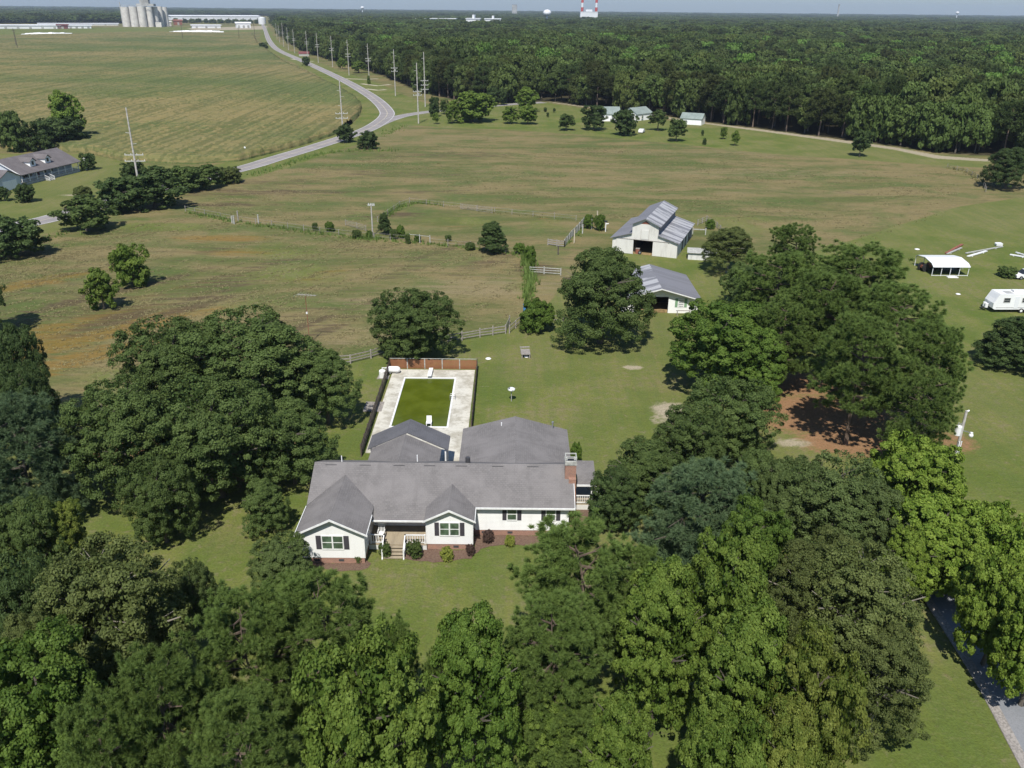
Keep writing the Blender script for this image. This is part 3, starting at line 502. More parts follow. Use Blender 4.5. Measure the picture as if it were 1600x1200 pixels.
# near left wood
T('dark',15,590,60,12,'tall black-green tree at the left edge, above the orange-tinged pasture corner')
T('dark',-42,450,44,13,'dark tree poking in at the left edge beside the pasture',name='broadleaf_tree')
T('cedar',35,715,85,12,'soft blue-green conifer at the left edge below the tall black-green tree')
T('dark',40,650,50,11,'shadowed dark tree between the black-green tree and the blue-green conifer at left')
T('yellow',105,845,38,8,'small yellowish thin tree under the blue-green conifer at left',z0=.2)
T('oak',45,860,60,9,'green shaded tree at left edge, left of the small yellowish tree')
T('dark',20,980,80,10,'very dark tree at the left edge beside the wide olive tree')
T('olive',175,980,135,11,'wide olive-green tree with bare twigs, at lower left beside the lawn',z0=.03)
T('maple',75,1130,110,12,'fresh green leafy tree in the lower left corner')
T('oak',395,575,118,12,'big willow-like oak, top of the large grove left of the pool',var=0)
T('oak',275,580,95,11.5,'rounded oak at the far left of the grove facing the orange pasture',var=1)
T('oak',508,600,56,8.5,'oak at the right tip of the grove, reaching toward the pool fence',var=2)
T('oak',195,690,92,11,'spreading oak on the left flank of the grove, above the dark gap',var=0,z0=.08)
T('oak',335,690,110,11,'broad oak in the middle of the grove left of the house',var=1,z0=.06)
T('oak',455,690,72,8.5,'oak nearest the left end of the grey roofed house',var=2,z0=.06)
T('oak',250,785,60,7.5,'low oak bough tree hanging over the shade at the lower left of the grove',var=1,z0=.05)
T('oak',412,790,40,5,'small oak alone at the foot of the grove by the left house corner',z0=.05)
T('pear',442,888,54,4.6,'grey-green twiggy tree by the front left corner of the house',z0=.02,cat='tree')
T('pear',300,930,40,5,'twiggy grey-green tree at the left edge of the front lawn',z0=.02)
# foreground bottom
T2('pine',505,893,105,13,'bushy blue-green pine nearest the front lawn, lower centre-left')
T2('pine',390,925,92,13,'blue-green pine second from the front lawn, lower left')
T2('pine',262,1005,95,13,'blue-green pine at the bottom beside the fresh green corner tree')
T2('pine',385,1085,100,12,'blue-green pine cut by the bottom edge, left of the sweetgum')
T2('pine',615,968,42,10.5,'narrow pine squeezed between the sweetgum and the front lawn')
T2('gum',572,1000,118,14,'yellow-green sweetgum at the bottom, left of the tulip poplar')
T2('maple',738,955,84,13.5,'bright leafy tulip poplar rising at bottom centre',var=0)
T2('pine',688,1015,34,11,'thin pine tucked behind the tulip poplar')
T2('pine',905,815,112,12.5,'wide pine in front of the right end of the house')
T2('pine',862,925,88,12,'pine in the bottom centre below the wide pine by the house')
T2('pine',868,1062,74,6,'low young pine at the bottom between tulip poplar and sweetgum',z0=.03)
T2('gum',1030,882,78,13,'sweetgum right of the wide pine, with tip twigs over it',var=0)
T2('gum',1135,845,82,13.5,'sweetgum in front of the blue-grey cedar',var=1)
T2('gum',862,1065,62,6,'large sweetgum at the bottom, right of the low young pine',var=1)
T2('gum',1165,950,92,14,'sweetgum in the middle of the lower right thicket',var=0)
T2('yellow',1262,1000,80,13,'maple with yellowing orange-tipped leaves at bottom right of the thicket',z0=.05)
T2('cedar',1098,722,112,11,'dense blue-grey cedar right of the house front',z0=.03)
T2('olive',1335,862,115,10,'wide grey-olive willow oak left of the gravel driveway',z0=.04,var=0)
T2('olive',1375,975,88,8,'grey-olive willow oak nearest the lower lawn strip by the driveway',z0=.04,var=1)
T2('olive',1250,845,68,10,'grey-olive tree between the blue-grey cedar and the willow oak',z0=.05)
T2('pear',1290,718,98,8,'reddish-tinged pear tree behind the willow oak, facing the pine straw clearing',z0=.03)
T2('pear',1360,752,62,8,'reddish-tinged pear tree next to the lime-green dogwoods',z0=.03)
T2('oak',1140,598,80,8,'glossy dark oak between the yard and the pine straw clearing',z0=.04,var=1)
T2('oak',1010,688,76,7,'low glossy dark oak beside the right end porch of the house',z0=.03,var=2)
T2('oak',1180,705,52,8,'dark oak between the blue-grey cedar and the pear tree',z0=.04)
T2('maple',1132,478,88,10.5,'tall fresh green maple in the yard below the white stable',z0=.06,var=1)
T2('maple',1185,515,50,9.5,'smaller fresh green maple against the pines',z0=.06)
T('lime',1430,750,74,7.5,'lime-green dogwood at the foot of the lamp pole',z0=.05)
T('lime',1465,850,88,8,'lime-green dogwood in the middle of the bright row',z0=.05,var=0)
T('lime',1545,870,72,8,'lime-green dogwood beside the mown right field',z0=.05,var=1)
T('lime',1420,880,50,6.5,'lime-green dogwood low on the left of the bright row',z0=.05)
T('lime',1560,955,66,8.5,'lime-green dogwood overhanging the top of the driveway',z0=.1)
T('lime',1625,1010,70,9,'lime-green dogwood at the right edge shading the driveway',z0=.1)
T('olive',1490,1330,70,9,'grey-olive tree below the bottom edge casting shade on the lower lawn',z0=.05)
T2('gum',960,1090,70,11,'sweetgum at the very bottom, between the low young pine and the large sweetgum')
T2('gum',1120,1110,80,12,'sweetgum cut by the bottom edge, centre of the lower right thicket'); T2('yellow',1215,1105,75,11,'yellowish maple cut by the bottom edge of the lower right thicket')
T2('oak',1075,640,60,8,'dark oak in the belt above the blue-grey cedar',z0=.03); T2('pear',1220,722,56,8,'reddish-tinged pear tree right behind the blue-grey cedar',z0=.03); T2('olive',1300,830,70,9,'grey-olive tree between the pear trees and the willow oak',z0=.03)
T2('dark',960,735,45,6,'dark glossy tree nearest the end porch steps',z0=.03); T2('maple',1175,790,60,10,'green tree squeezed between cedar and pear trees',z0=.05); T2('pine',985,850,60,11,'pine behind the sweetgum, right of the wide pine'); T2('dark',120,910,50,9,'dark tree between the small yellowish tree and the wide olive tree',z0=.05)
T2('oak',20,1040,80,10,'dark green tree at the left edge above the corner tree',z0=.05); T2('olive',60,960,70,10,'olive tree at the left edge beneath the very dark tree',z0=.05); T2('pine',170,1085,70,12,'dark pine between the corner tree and the bottom pines')
# pine grove on the right
T('pine',1215,450,70,14,'pine at the left of the grove behind the maple')
T('pine',1240,398,46,13,'farthest pine at the top left of the grove')
T('pine',1345,448,84,15,'tallest pine at the top of the grove by the right lawn')
T('pine',1290,490,80,15,'pine in the heart of the grove')
T('pine',1400,520,80,15,'pine leaning over the mown right field in the grove')
T('pine',1452,575,62,13.5,'pine at the right tip of the grove above the lamp pole')
T('pine',1345,568,78,14.5,'pine with a bare trunk standing on orange straw')
T('pine',1440,650,58,11,'pine with low boughs just left of the lamp pole',z0=.15)
T('pine',1222,525,56,12,'lower pine at the left side of the grove by the clearing')
T('dark',1200,470,60,9,'dark leafy tree under the left pines',z0=.05); T('oak',1160,445,40,7,'round oak under the grove behind the maple',z0=.05)
# around yard and paddocks
T('oak',941,464,82,13,'big dark oak standing alone beside the white stable',z0=.02,var=2)
T('bushb',838,492,29,4.5,'light green small tree beside the big dark oak',z0=.05)
T('oak',646,510,74,8.5,'round dense oak just behind the pool',z0=.02,var=1,name='broadleaf_tree')
T('magnolia',769,370,27,5.8,'dark egg-shaped magnolia on the paddock fence line')
T('magnolia',600,349,12,4.4,'small dark conical tree beside the wooden pole on the fence line',var=0)
T('smallmaple',157,450,30,6.5,'nearer of the two leafy pear trees in the orange pasture',z0=.0,var=2)
T('smallmaple',203,415,31,6.8,'farther of the two leafy pear trees in the orange pasture',z0=.0,var=0)
T('olive',1140,388,46,8,'grey-green tree right of the barn with shade below',z0=.08,var=1)
T('dark',1578,262,40,10.5,'dark rounded tree at the right edge where the fields meet',z0=.03)
T('magnolia',1592,535,62,6.5,'dark green holly at the right edge below the camper',z0=.0)
T('bush',1575,425,16,1.8,'small shrub growing beside the white car',cat='bush')
# hedge of trees along the near road
for a in [('smalloak',132,333,50,7,'rounded bush tree hiding the road, middle of the roadside thicket'),('smalldark',22,370,48,7,'dark rounded tree at the left end of the road'),('smalldark',190,303,42,7.5,'dark roadside tree right behind the rounded bush tree'),('smalldark',238,292,54,9,'largest dark tree of the roadside thicket'),('smalldark',208,268,22,5,'dark tree around the foot of the leaning utility pole'),
 ('smalloak',285,279,32,6,'grey-green tree next in the roadside thicket toward the far bend'),('smalloak',322,275,32,6,'grey-green tree near the right end of the roadside thicket'),('olivebush',358,273,22,4,'reddish scrub at the right end of the roadside thicket'),('smalldark',38,301,16,4.2,'small dark spruce on the lawn of the blue farmhouse'),('smalldark',5,302,13,3.4,'small round tree at the left edge on the farmhouse lawn'),
 ('olivebush',128,300,15,2.6,'thin small tree on the farmhouse lawn behind the thicket'),('smalldark',98,205,38,9,'dark wide tree right behind the blue farmhouse'),('smallmaple',102,178,32,16.5,'tall tree rising above the blue farmhouse'),('smalldark',60,212,24,9,'dark tree behind the farmhouse garage side'),('smalloak',18,205,24,12,'tree at the left edge beyond the farmhouse garage'),('smalloak',-12,200,22,12,'tree half out of the left edge beyond the farmhouse'),('smalldark',136,252,14,4.5,'bush tree at the right gable of the farmhouse'),('olivebush',35,272,10,4,'thin brown-green tree in front of the farmhouse porch')]:
    T(*a,z0=.12 if 'rising' in a[5] else .03)
for a in [('smalldark',538,208,19,6,'left of two bushy trees on the near road verge by the bend',.02),('smalldark',575,219,18,5.5,'right of two bushy trees on the near road verge by the bend',.0),
 ('smalldark',678,166,9,8,'upright tree at the start of the side road, beside two poles',.05),('smallmaple',681,183,7,4.5,'little round tree below the upright tree at the side road',.15),('smalloak',694,166,8,6,'pale small tree right of the upright tree at the side road',.1),
 ('smallmaple',738,165,36,11.5,'widest light green tree at the left of the far yard row',.08),('smallmaple',706,175,13,8,'light tree leaning on the widest light tree in the far yard row',.1),('smalldark',770,149,10,8,'dark tree behind the widest light tree',.1),('smalldark',785,150,8,7.5,'dark small tree beyond the side road',.1),
 ('smallmaple',825,153,21,10.5,'tall pale tree behind the far yard row',.1),('smallmaple',797,178,14,6.5,'round pale tree standing left of centre in the far yard row',.15),('smallmaple',825,177,17,7,'pale tree below the tall pale one in the far yard row',.2),('smalloak',885,189,17,6,'low round tree, third in the far yard row',.15),
 ('smalldark',929,182,22,9,'dark tree left of the far white houses',.1),('smalldark',977,190,21,9,'dense cone-shaped dark tree hiding the far white house',.08),('smalloak',1029,184,18,7.5,'round-headed tree between the two far white houses',.25),('smalloak',1058,200,17,7.5,'loose tree before the green-roofed white shed',.2),
 ('smallmaple',1131,206,6,4.2,'slim young tree right of the green-roofed shed',.2),('smallmaple',1149,214,8,5,'young tree ringed with pale mulch in the far yard',.15),('smalldark',1101,221,3.6,2.2,'tiny dark shrub in the far yard',.0),('smalldark',1347,219,16,8,'lone round tree on the far green lawn',.25),
 ('smallmaple',560,103,15,8,'small tree on the far roadside lawn among the poles',.15),('smalldark',412,71,8,6,'round dark tree beside the far road at the corn edge',.0),('smalldark',478,95,7,7,'dark tree at the far woodland driveway',.1),('smallmaple',535,98,10,8,'roadside tree left of the small lawn tree',.1),('smallmaple',576,125,3,5,'slim bush at the foot of a utility pole on the far lawn',.0)]:
    T(*a[:6],z0=a[6])
for i,(x,y,r) in enumerate([(852,171,3),(866,172,3),(856,179,2.5),(1098,207,2.5)]): T('smalldark',x,y,r,2.,['left','right','lower','rightmost'][i]+' tiny sapling on the far green yard',cat='sapling',name='sapling')
# shrubs round the house
T('bush',601.5,859,10.5,1.3,'round clipped boxwood left of the porch steps',cat='bush',var=0);T('bush',648,858,13.5,1.5,'larger round clipped boxwood right of the porch steps',cat='bush',var=0)
T('bright',698,865,11,1.2,'yellow-green shrub in the mulch under the right gable window',cat='bush');T('maroon',735,859,8,1.,'purplish dark shrub at the right corner of the small gable',cat='bush');T('maroon',763,838,9.5,1.2,'purplish dark shrub by the wall right of the small gable',cat='bush')
T('bright',796,846,9,1.,'yellow-green shrub by the long wall, nearest the pine',cat='bush');T('bushb',465,850,14,2.4,'green shrub at the front left house corner',cat='bush');T('bush',560,872,8,.7,'weedy sprig in the mulch beside the left gable',cat='bush')
T('bushb',900,708,10,2.4,'shrub behind the chimney at the back right of the house',cat='bush')
for i,(x,y,r,h) in enumerate([(614,366,7,2.),(626,362,7,2.6),(637,373,4.5,2.),(577,366,6,1.5),(557,366,8,1.6),(515,354,8,2.),(492,354,5,1.6),(652,372,6,1.5),(735,385,9,1.4),(812,388,10,2.),(700,372,6,1.2)]):
    T('bushb' if i%2 else 'bush',x,y,r,h,['dark bush right of the conical tree on the fence','taller bush right of the conical tree','narrow bush beside the white fence gate frame','low bush at the foot of the wooden field pole','low scrub left of the wooden field pole','scrubby bush midway along the cross fence','small scrub bush on the cross fence, second from the left','low scrub under the white gate frame','scrub at the left foot of the magnolia','bush on the right of the magnolia on the fence line','little scrub on the fence left of the magnolia'][i],cat='bush')
for i,(x,y,r,h) in enumerate([(828,397,10,3.),(832,412,6,2.6),(920,346,9,3.),(937,348,10,3.2),(1110,350,8,2.)]):
    T('bushb',x,y,r,h,['feathery bright green bush beside the paddock corner','feathery green bush just below the one at the paddock corner','tall feathery weed bush left behind the corral fence','tall feathery weed bush by the tall yellow post','green weed bush behind the barn'][i],cat='bush')
# ---------------------------------------------------------------- woodland: nearest trees one by one, the rest of the wood as one mass
FC=[crown_broad('crown',101,10,90,46,.145,1.35,'dome',.75,.19,.42,.2),crown_broad('crown',102,10,85,48,.145,1.6,'egg',.75,.19,.42,.2),crown_broad('crown',103,11,90,46,.14,1.3,'dome',.75,.19,.4,.2)]
FP=[crown_pine('crown',104,70,5,26,.17,.042,1.6)]
for m_ in FC: m_.materials.append(MATS['l_far'])
FP[0].materials.append(MATS['l_farpine'])
FB=[FC[0].copy(),FC[2].copy()]; 
for m_ in FB: m_.materials.clear(); m_.materials.append(MATS['l_farbright'])
TF=[trunk_mesh('trunk',6,4,'round',.045,(.3,.7),5)]; TF[0].materials[0]=MATS['bark']; TFP=trunk_mesh('trunk',7,4,'round',.05,(.5,.8),5); TFP.materials[0]=MATS['bark_pine']
NC=[crown_broad('crown',111,12,130,78,.085,1.35,'dome',.7,.16,.42,.12),crown_broad('crown',112,12,130,78,.085,1.6,'egg',.7,.16,.42,.12),crown_broad('crown',113,13,130,78,.085,1.25,'round',.7,.16,.4,.12)]
NP=[crown_pine('crown',114,90,6,40,.13,.028,1.6)]
for m_ in NC: m_.materials.append(MATS['l_far'])
NP[0].materials.append(MATS['l_farpine'])
def edge_pts():
    P2=catmull([g2(*p) for p in FEDGE[4:-2]],1.); return P2
EP=edge_pts(); rr_=random.Random(8); wood=[]; last=None; acc=0
EPa=np.array([p[:2] for p in EP])
def fplant(x,y,r,Ht,zf,k):
    if k=='b': c=FC[rr_.randrange(3)];nm='broadleaf_tree';t=TF[0];lb='woodland tree with a dense dark rounded crown at the edge of the far wood';gp='dark leafy trees along the woodland edge'
    elif k=='p': c=FP[0];nm='pine_tree';t=TFP;lb='tall woodland pine with a bare pale trunk along the edge of the far wood';gp='tall pines along the woodland edge'
    else: c=FB[rr_.randrange(2)];nm='broadleaf_tree';t=TF[0];lb='brighter green leafy tree showing among the dark woodland trees';gp='brighter leafy trees within the woodland'
    o=thing(nm,lb,'tree',(x,y,0),rr_.uniform(0,6.28),gp)
    if len(SEEN)<5 or k=='c': SEEN.add(c.name)
    elif k=='b': c=NC[rr_.randrange(3)]
    else: c=NP[0]
    a=link('crown',c,o); a.location=(0,0,Ht*zf); a.scale=(r,r,Ht*(1-zf)); b=link('trunk',t,o); b.scale=(r,r,Ht*.97)
nrm=[]; SEEN=set()
for i in range(len(EPa)):
    a=EPa[max(0,i-4)];b=EPa[min(len(EPa)-1,i+4)]; d=(b-a)/np.linalg.norm(b-a); nrm.append((-d[1],d[0]))
# rows measured back from the edge; the edge runs right to left going away, so 'back' is the side away from the fields
cnt=0
for row,(off,sp) in enumerate([(4.5,7.),(11,7.5),(18.5,8.)]):
    acc=0
    for i in range(1,len(EPa)):
        s=np.linalg.norm(EPa[i]-EPa[i-1]); acc+=s
        dd=np.linalg.norm(EPa[i]); lim=(1150,820,640)[row]
        if acc>=sp*(1+max(0,dd-400)/900) and dd<lim:
            acc=0; x,y=EPa[i]+np.array(nrm[i])*(off+rr_.uniform(-1.5,2.5)); k='p' if rr_.random()<.33 else 'b'
            Hh=rr_.uniform(12.5,17.5)+row*1.6+(2 if k=='p' else 0); 
            fplant(x,y,rr_.uniform(4.8,7.0)*(1+max(0,dd-400)/1500),Hh,.36 if k=='p' else (.06 if row==0 and rr_.random()<.6 else .2),k); cnt+=1
# bright tulip poplars further in
for i,(px,py,rp) in enumerate([(625,40,22),(660,42,24),(705,45,20),(745,50,22),(880,58,18),(955,52,26),(1010,58,18),(1055,60,20),(1110,66,24),(1160,68,18),(1245,52,24),(1310,56,26),(1355,62,20),(1450,72,22),(1510,66,24),(1560,80,20),(1400,70,16),(590,50,14),(545,38,16)]):
    x,y,_=g(px,py,15.5); r=rp*depth(x,y,12)/F*.75; fplant(x,y,min(r,11),19.5,.3,'c'); cnt+=1
print('woodland individuals',cnt)
def woodmass():
    rg=np.random.default_rng(77); pts=[]
    for y0,y1,s in [(150,1000,8.2),(1000,2200,15),(2200,4500,30),(4500,11000,75)]:
        ny=int((y1-y0)/s)
        for j in range(ny):
            y=y0+j*s; xm=.95*y+60; nx=int(2*xm/s); x=-xm+np.arange(nx)*s+rg.uniform(0,s); p=np.stack([x+rg.uniform(-.45,.45,nx)*s,np.full(nx,y)+rg.uniform(-.45,.45,nx)*s,np.full(nx,s)],1); pts.append(p)
    P_=np.vstack(pts); X,Y,S=P_.T
    dep=Y*cP+H*sP; U=800+X/dep*F; vv=(-Y*sP+H*cP)/dep*F+600+(U-800)*sR
    keep=(vv<np.interp(U,fx,fy)-.15)
    P_=P_[keep]; X,Y,S=P_.T
    # distance behind the edge curve: leave room for the individually placed rows
    q=EPa[::6]; near=np.hypot(X,Y)<1200; d=np.full(len(X),1e9)
    idx=np.where(near)[0]
    for a in range(0,len(idx),4000):
        ii=idx[a:a+4000]; d[ii]=np.sqrt(((X[ii,None]-q[:,0])**2+(Y[ii,None]-q[:,1])**2).min(1))
    D=np.hypot(X,Y); lim=np.where(D<640,23,np.where(D<820,15,9)); lim=np.where(X<-600,0,lim); ok=d>lim; X,Y,S=X[ok],Y[ok],S[ok]
    # gaps where far buildings stand
    def gone(px,py,wx,wy):
        c=g2(px,py); return (np.abs(X-c[0])<wx)&(np.abs(Y-c[1])<wy)
    bad=np.zeros(len(X),bool)
    for a in CLEAR: bad|=(np.abs(X-a[0])<a[2])&(Y<a[1]+a[3])&(Y>a[1]-a[4])
    X,Y,S=X[~bad],Y[~bad],S[~bad]; n=len(X); print('wood points',n)
    R0=S*.80*rg.uniform(.8,1.25,n); Hh=rg.uniform(12,18.5,n)*np.where(Y>2200,.9,1); Hh+=3.*np.sin(X*.013+Y*.004)*np.cos(Y*.011)+rg.choice([0,0,0,3.5,-3],n)*np.where(Y<2500,1,.4); R0*=np.where(Hh>17,1.25,1.)
    kd=rg.choice(4,n,p=[.25,.22,.2,.33]); br=(rg.random(n)<.10)&(Y<900); kd[br]=4
    me=bpy.data.meshes.new('woodland'); me.vertices.add(n); me.vertices.foreach_set('co',np.stack([X,Y,np.full(n,3.)],1).astype(np.float32).ravel())
    a=me.attributes.new('sc','FLOAT_VECTOR','POINT'); a.data.foreach_set('vector',np.stack([R0,R0,Hh-3],1).astype(np.float32).ravel())
    a=me.attributes.new('rot','FLOAT_VECTOR','POINT'); a.data.foreach_set('vector',np.stack([np.zeros(n),np.zeros(n),rg.uniform(0,6.28,n)],1).astype(np.float32).ravel())
    a=me.attributes.new('kd','INT','POINT'); a.data.foreach_set('value',kd.astype(np.int32))
    o=link('woodland',me); tag(o,'dark mixed woodland stretching from behind the fields to the horizon','woodland',kind='stuff')
    ng=bpy.data.node_groups.new('wood','GeometryNodeTree'); ng.interface.new_socket('Geometry',in_out='INPUT',socket_type='NodeSocketGeometry'); ng.interface.new_socket('Geometry',in_out='OUTPUT',socket_type='NodeSocketGeometry')
    gi=ng.nodes.new('NodeGroupInput');go=ng.nodes.new('NodeGroupOutput'); ip=ng.nodes.new('GeometryNodeInstanceOnPoints'); jn=ng.nodes.new('GeometryNodeJoinGeometry')
    srcs=[None]*5
    for ob in COL.objects:
        if ob.name.startswith('crown') and ob.parent:
            for i_,m_ in enumerate([FC[0],FC[1],FC[2],FP[0],FB[0]]):
                if ob.data==m_ and srcs[i_] is None: srcs[i_]=ob
    for s in reversed(srcs):
        oi=ng.nodes.new('GeometryNodeObjectInfo'); oi.inputs['Object'].default_value=s; oi.inputs['As Instance'].default_value=True; ng.links.new(oi.outputs['Geometry'],jn.inputs[0])
    def na(n_,ty):
        k=ng.nodes.new('GeometryNodeInputNamedAttribute'); k.data_type=ty; k.inputs[0].default_value=n_; return k.outputs[0]
    ng.links.new(gi.outputs[0],ip.inputs['Points']); ng.links.new(jn.outputs[0],ip.inputs['Instance']); ip.inputs['Pick Instance'].default_value=True
    ng.links.new(na('kd','INT'),ip.inputs['Instance Index']); ng.links.new(na('sc','FLOAT_VECTOR'),ip.inputs['Scale'])
    e2r=ng.nodes.new('FunctionNodeEulerToRotation'); ng.links.new(na('rot','FLOAT_VECTOR'),e2r.inputs[0]); ng.links.new(e2r.outputs[0],ip.inputs['Rotation'])
    ng.links.new(ip.outputs[0],go.inputs[0]); md=o.modifiers.new('wood','NODES'); md.node_group=ng
CLEAR=[]
for px,py,wx,dy0,dy1 in [(740,36,170,20,350),(720,30,420,20,500)]:
    c=g2(px,py); CLEAR.append((c[0],c[1],wx*.0+60,30,60))
woodmass()
# ---------------------------------------------------------------- the main house
def window(off,par,cx,y,z0,w,h,n=1,mat='white_paint',pane='glass',shut='shutter',sw=.36,name='window'):
    f=MB(off); t=.07; x0=cx-w/2;x1=cx+w/2
    f.box(x0-t,x1+t,y-.05,y,z0-t-.03,z0); f.box(x0-t,x1+t,y-.05,y,z0+h,z0+h+t); f.box(x0-t,x0,y-.05,y,z0,z0+h); f.box(x1,x1+t,y-.05,y,z0,z0+h)
    for i in range(1,n): xm=x0+w*i/n; f.box(xm-.06,xm+.06,y-.05,y,z0,z0+h)
    for i in range(n): a=x0+w*i/n+(.06 if i else 0);b=x0+w*(i+1)/n-(.06 if i<n-1 else 0); f.box(a,b,y-.043,y,z0+h*.5-.025,z0+h*.5+.025)
    o=f.build(name,mat,par); p=MB(off); p.box(x0+.002,x1-.002,y-.02,y-.004,z0+.002,z0+h-.002); p.build('pane',pane,o)
    if shut:
        for s in(-1,1):
            q=MB(off); a=cx+s*(w/2+t+.03); b=a+s*sw; q.box(min(a,b),max(a,b),y-.04,y-.002,z0-.04,z0+h+.04)
            for k in range(9): zz=z0+.06+k*(h-.1)/9; q.box(min(a,b)+.05,max(a,b)-.05,y-.052,y-.041,zz,zz+.05)
            q.build('shutter',shut,par)
    return o
def rail(off,par,pts,z0,h,mat='white_paint',n=6,name='railing'):
    m=MB(off)
    for (a,b) in zip(pts[:-1],pts[1:]):
        az=a[2] if len(a)>2 else z0; bz=b[2] if len(b)>2 else z0
        m.beam((a[0],a[1],az+h),(b[0],b[1],bz+h),.09,.07); m.beam((a[0],a[1],az+.12),(b[0],b[1],bz+.12),.06,.06)
        L=math.dist(a[:2],b[:2]); k=max(1,int(L*n/1.2))
        for i in range(1,k): f=i/k; x=a[0]+(b[0]-a[0])*f;y=a[1]+(b[1]-a[1])*f;z=az+(bz-az)*f; m.box(x-.025,x+.025,y-.025,y+.025,z+.14,z+h-.03)
    for p in pts: z=p[2] if len(p)>2 else z0; m.box(p[0]-.055,p[0]+.055,p[1]-.055,p[1]+.055,z-.05,z+h+.06)
    return m.build(name,mat,par)
def house():
    O=(-6,64,0); r=thing('ranch_house','long white ranch house with grey shingle roof and brick base beside the green pool','house',O)
    z0,ze,S=.55,3.1,.5; ye=62.08; yr=66.1; zr=ze+(yr-ye)*S; yb=70.1; xl,xr=-17.4,5.45
    def zf(y): return ze+(y-ye)*S-.17
    # walls
    w=MB(O); yw=62.5; xi0,xi1=-17.0,5.0
    w.prism([(yw,z0),(69.8,z0),(69.8,zf(yw)),(yr,zr-.17),(yw,zf(yw))],'x',-3.06,xi1); w.prism([(62.95,z0+.06),(69.8,z0),(69.8,zf(yw)),(yr,zr-.17),(62.95,zf(62.95))],'x',-11.95,-7.0); w.prism([(62.7,z0),(69.8,z0),(69.8,zf(yw)),(yr,zr-.17),(62.7,zf(62.7))],'x',xi0,-11.953)
    w.prism([(62.7,z0),(69.8,z0),(69.8,zf(yw)),(yr,zr-.17),(62.7,zf(62.7))],'x',-6.997,-3.063)
    w.prism([(xi0,z0),(-11.95,z0),(-11.95,ze-.1),(-14.5,ze+1.17),(xi0,ze-.1)],'y',58.2,62.697); w.prism([(-7.05,z0),(-3.2,z0),(-3.2,ze-.1),(-5.1,ze+.83),(-7.05,ze-.1)],'y',60.3,62.697)
    w.prism([(-4.55,z0),(5.3,z0),(5.3,ze-.15),(.38,ze+1.3),(-4.55,ze-.15)],'y',69.803,76.5); w.prism([(-13.1,.1),(-7.2,.1),(-7.2,2.85),(-10.15,4.2),(-13.1,2.85)],'y',69.803,72.5)
    w.build('wall','siding',r)
    b=MB(O); e=.03
    for x0,x1,y0,y1 in [(-17.0,-11.95,58.2,69.8),(-7.05,-3.2,60.3,62.6),(-3.2,5.0,62.5,69.8),(-11.95,-7.05,62.95,69.8),(-4.55,5.3,69.85,76.5)]: b.box(x0+e,x1-e,y0+e,y1-e,0,z0)
    fo=b.build('foundation','brick',r)
    for x,y in [(-13.9,58.23),(-15.9,58.23),(-.05-.0,62.53),(-2.3,62.53),(3.35,62.53),(-4.6,60.33)]:
        v=MB(O); v.box(x-.22,x+.22,y-.025,y+.0,.2,.4); v.box(x-.18,x+.18,y-.034,y-.026,.23,.37); v.build('vent','roof_vent',fo)
    # roof
    m=MB(O); xg1,xg2=-14.5,-5.1; hw1,hw2=2.85,2.1; y1,y2=57.75,59.9
    zA=ze+hw1*S; zB=ze+hw2*S; yA=ye+hw1; yB=ye+hw2; yp=60.88; zp=ze+(yp-ye)*S
    ri=(xl,yr,zr);rj=(xr,yr,zr)
    m.slab([(xl,ye,ze),(xg1,yA,zA),(xg1+hw1,ye,ze),(xg2-hw2,ye,ze),(xg2,yB,zB),(xg2+hw2,ye,ze),(xr,ye,ze),rj,ri],.15)
    m.slab([(xg1+hw1,yp,zp),(xg2-hw2,yp,zp),(xg2-hw2,ye-.003,ze-.0015),(xg1+hw1,ye-.003,ze-.0015)],.12)
    m.slab([(xl,yb,ze),ri,rj,(xr,yb,ze)],.15)
    for xg,hw,yy,za,ya in((xg1,hw1,y1,zA,yA),(xg2,hw2,y2,zB,yB)):
        m.slab([(xg-hw,yy,ze),(xg-.001,yy,za),(xg-.001,ya,za),(xg-hw,ye,ze)],.15); m.slab([(xg+.001,yy,za),(xg+hw,yy,ze),(xg+hw,ye,ze),(xg+.001,ya,za)],.15)
    # rear wings
    zk=ze+1.45; yk=70.1-(zk-ze)/.5+.2
    m.slab([(-4.9,76.85,ze),(-4.9,70.1,ze),(.36,yk-.6,zk),(.36,76.85,zk)],.15); m.slab([(5.62,70.1,ze),(5.62,76.85,ze),(.364,76.85,zk),(.364,yk-.6,zk)],.15)
    ro=m.build('roof','shingle',r)
    m=MB(O); zq=4.55; m.slab([(-13.5,72.7,2.95),(-13.5,69.4,2.95),(-10.15,67.2,zq),(-10.15,72.7,zq)],.12); m.slab([(-6.75,69.4,2.95),(-6.75,72.7,2.95),(-10.146,72.7,zq),(-10.146,67.2,zq)],.12); m.build('rear_roof','shingle',r)
    m=MB(O); zq=4.75; m.slab([(-13.9,75.6,2.9),(-13.9,72.705,2.9),(-10.0,72.705,zq),(-10.0,75.6,zq)],.12); m.slab([(-6.1,72.705,2.9),(-6.1,75.6,2.9),(-9.996,75.6,zq),(-9.996,72.705,zq)],.12)
    po=m.build('patio_roof','shingle_dark',r)
    for x in(-13.6,-6.4):
        for y in(73,75.3): MB(O).box(x-.07,x+.07,y-.07,y+.07,.1,2.8).build('patio_post','white_paint',r)
    # fascia, gutters
    m=MB(O); m.box(-3.0,xr+.02,ye-.09,ye-.004,ze-.17,ze-.02); m.box(xg1+hw1-.02,xg2-hw2,yp-.09,yp-.004,zp-.15,zp-.01)
    m.box(xl-.06,xl-.004,y1,ye,ze-.16,ze-.02); m.box(xg1+hw1+.004,xg1+hw1+.06,y1,yp-.1,ze-.16,ze-.02); m.box(xg2+hw2+.004,xg2+hw2+.06,y2,ye-.1,ze-.16,ze-.02)
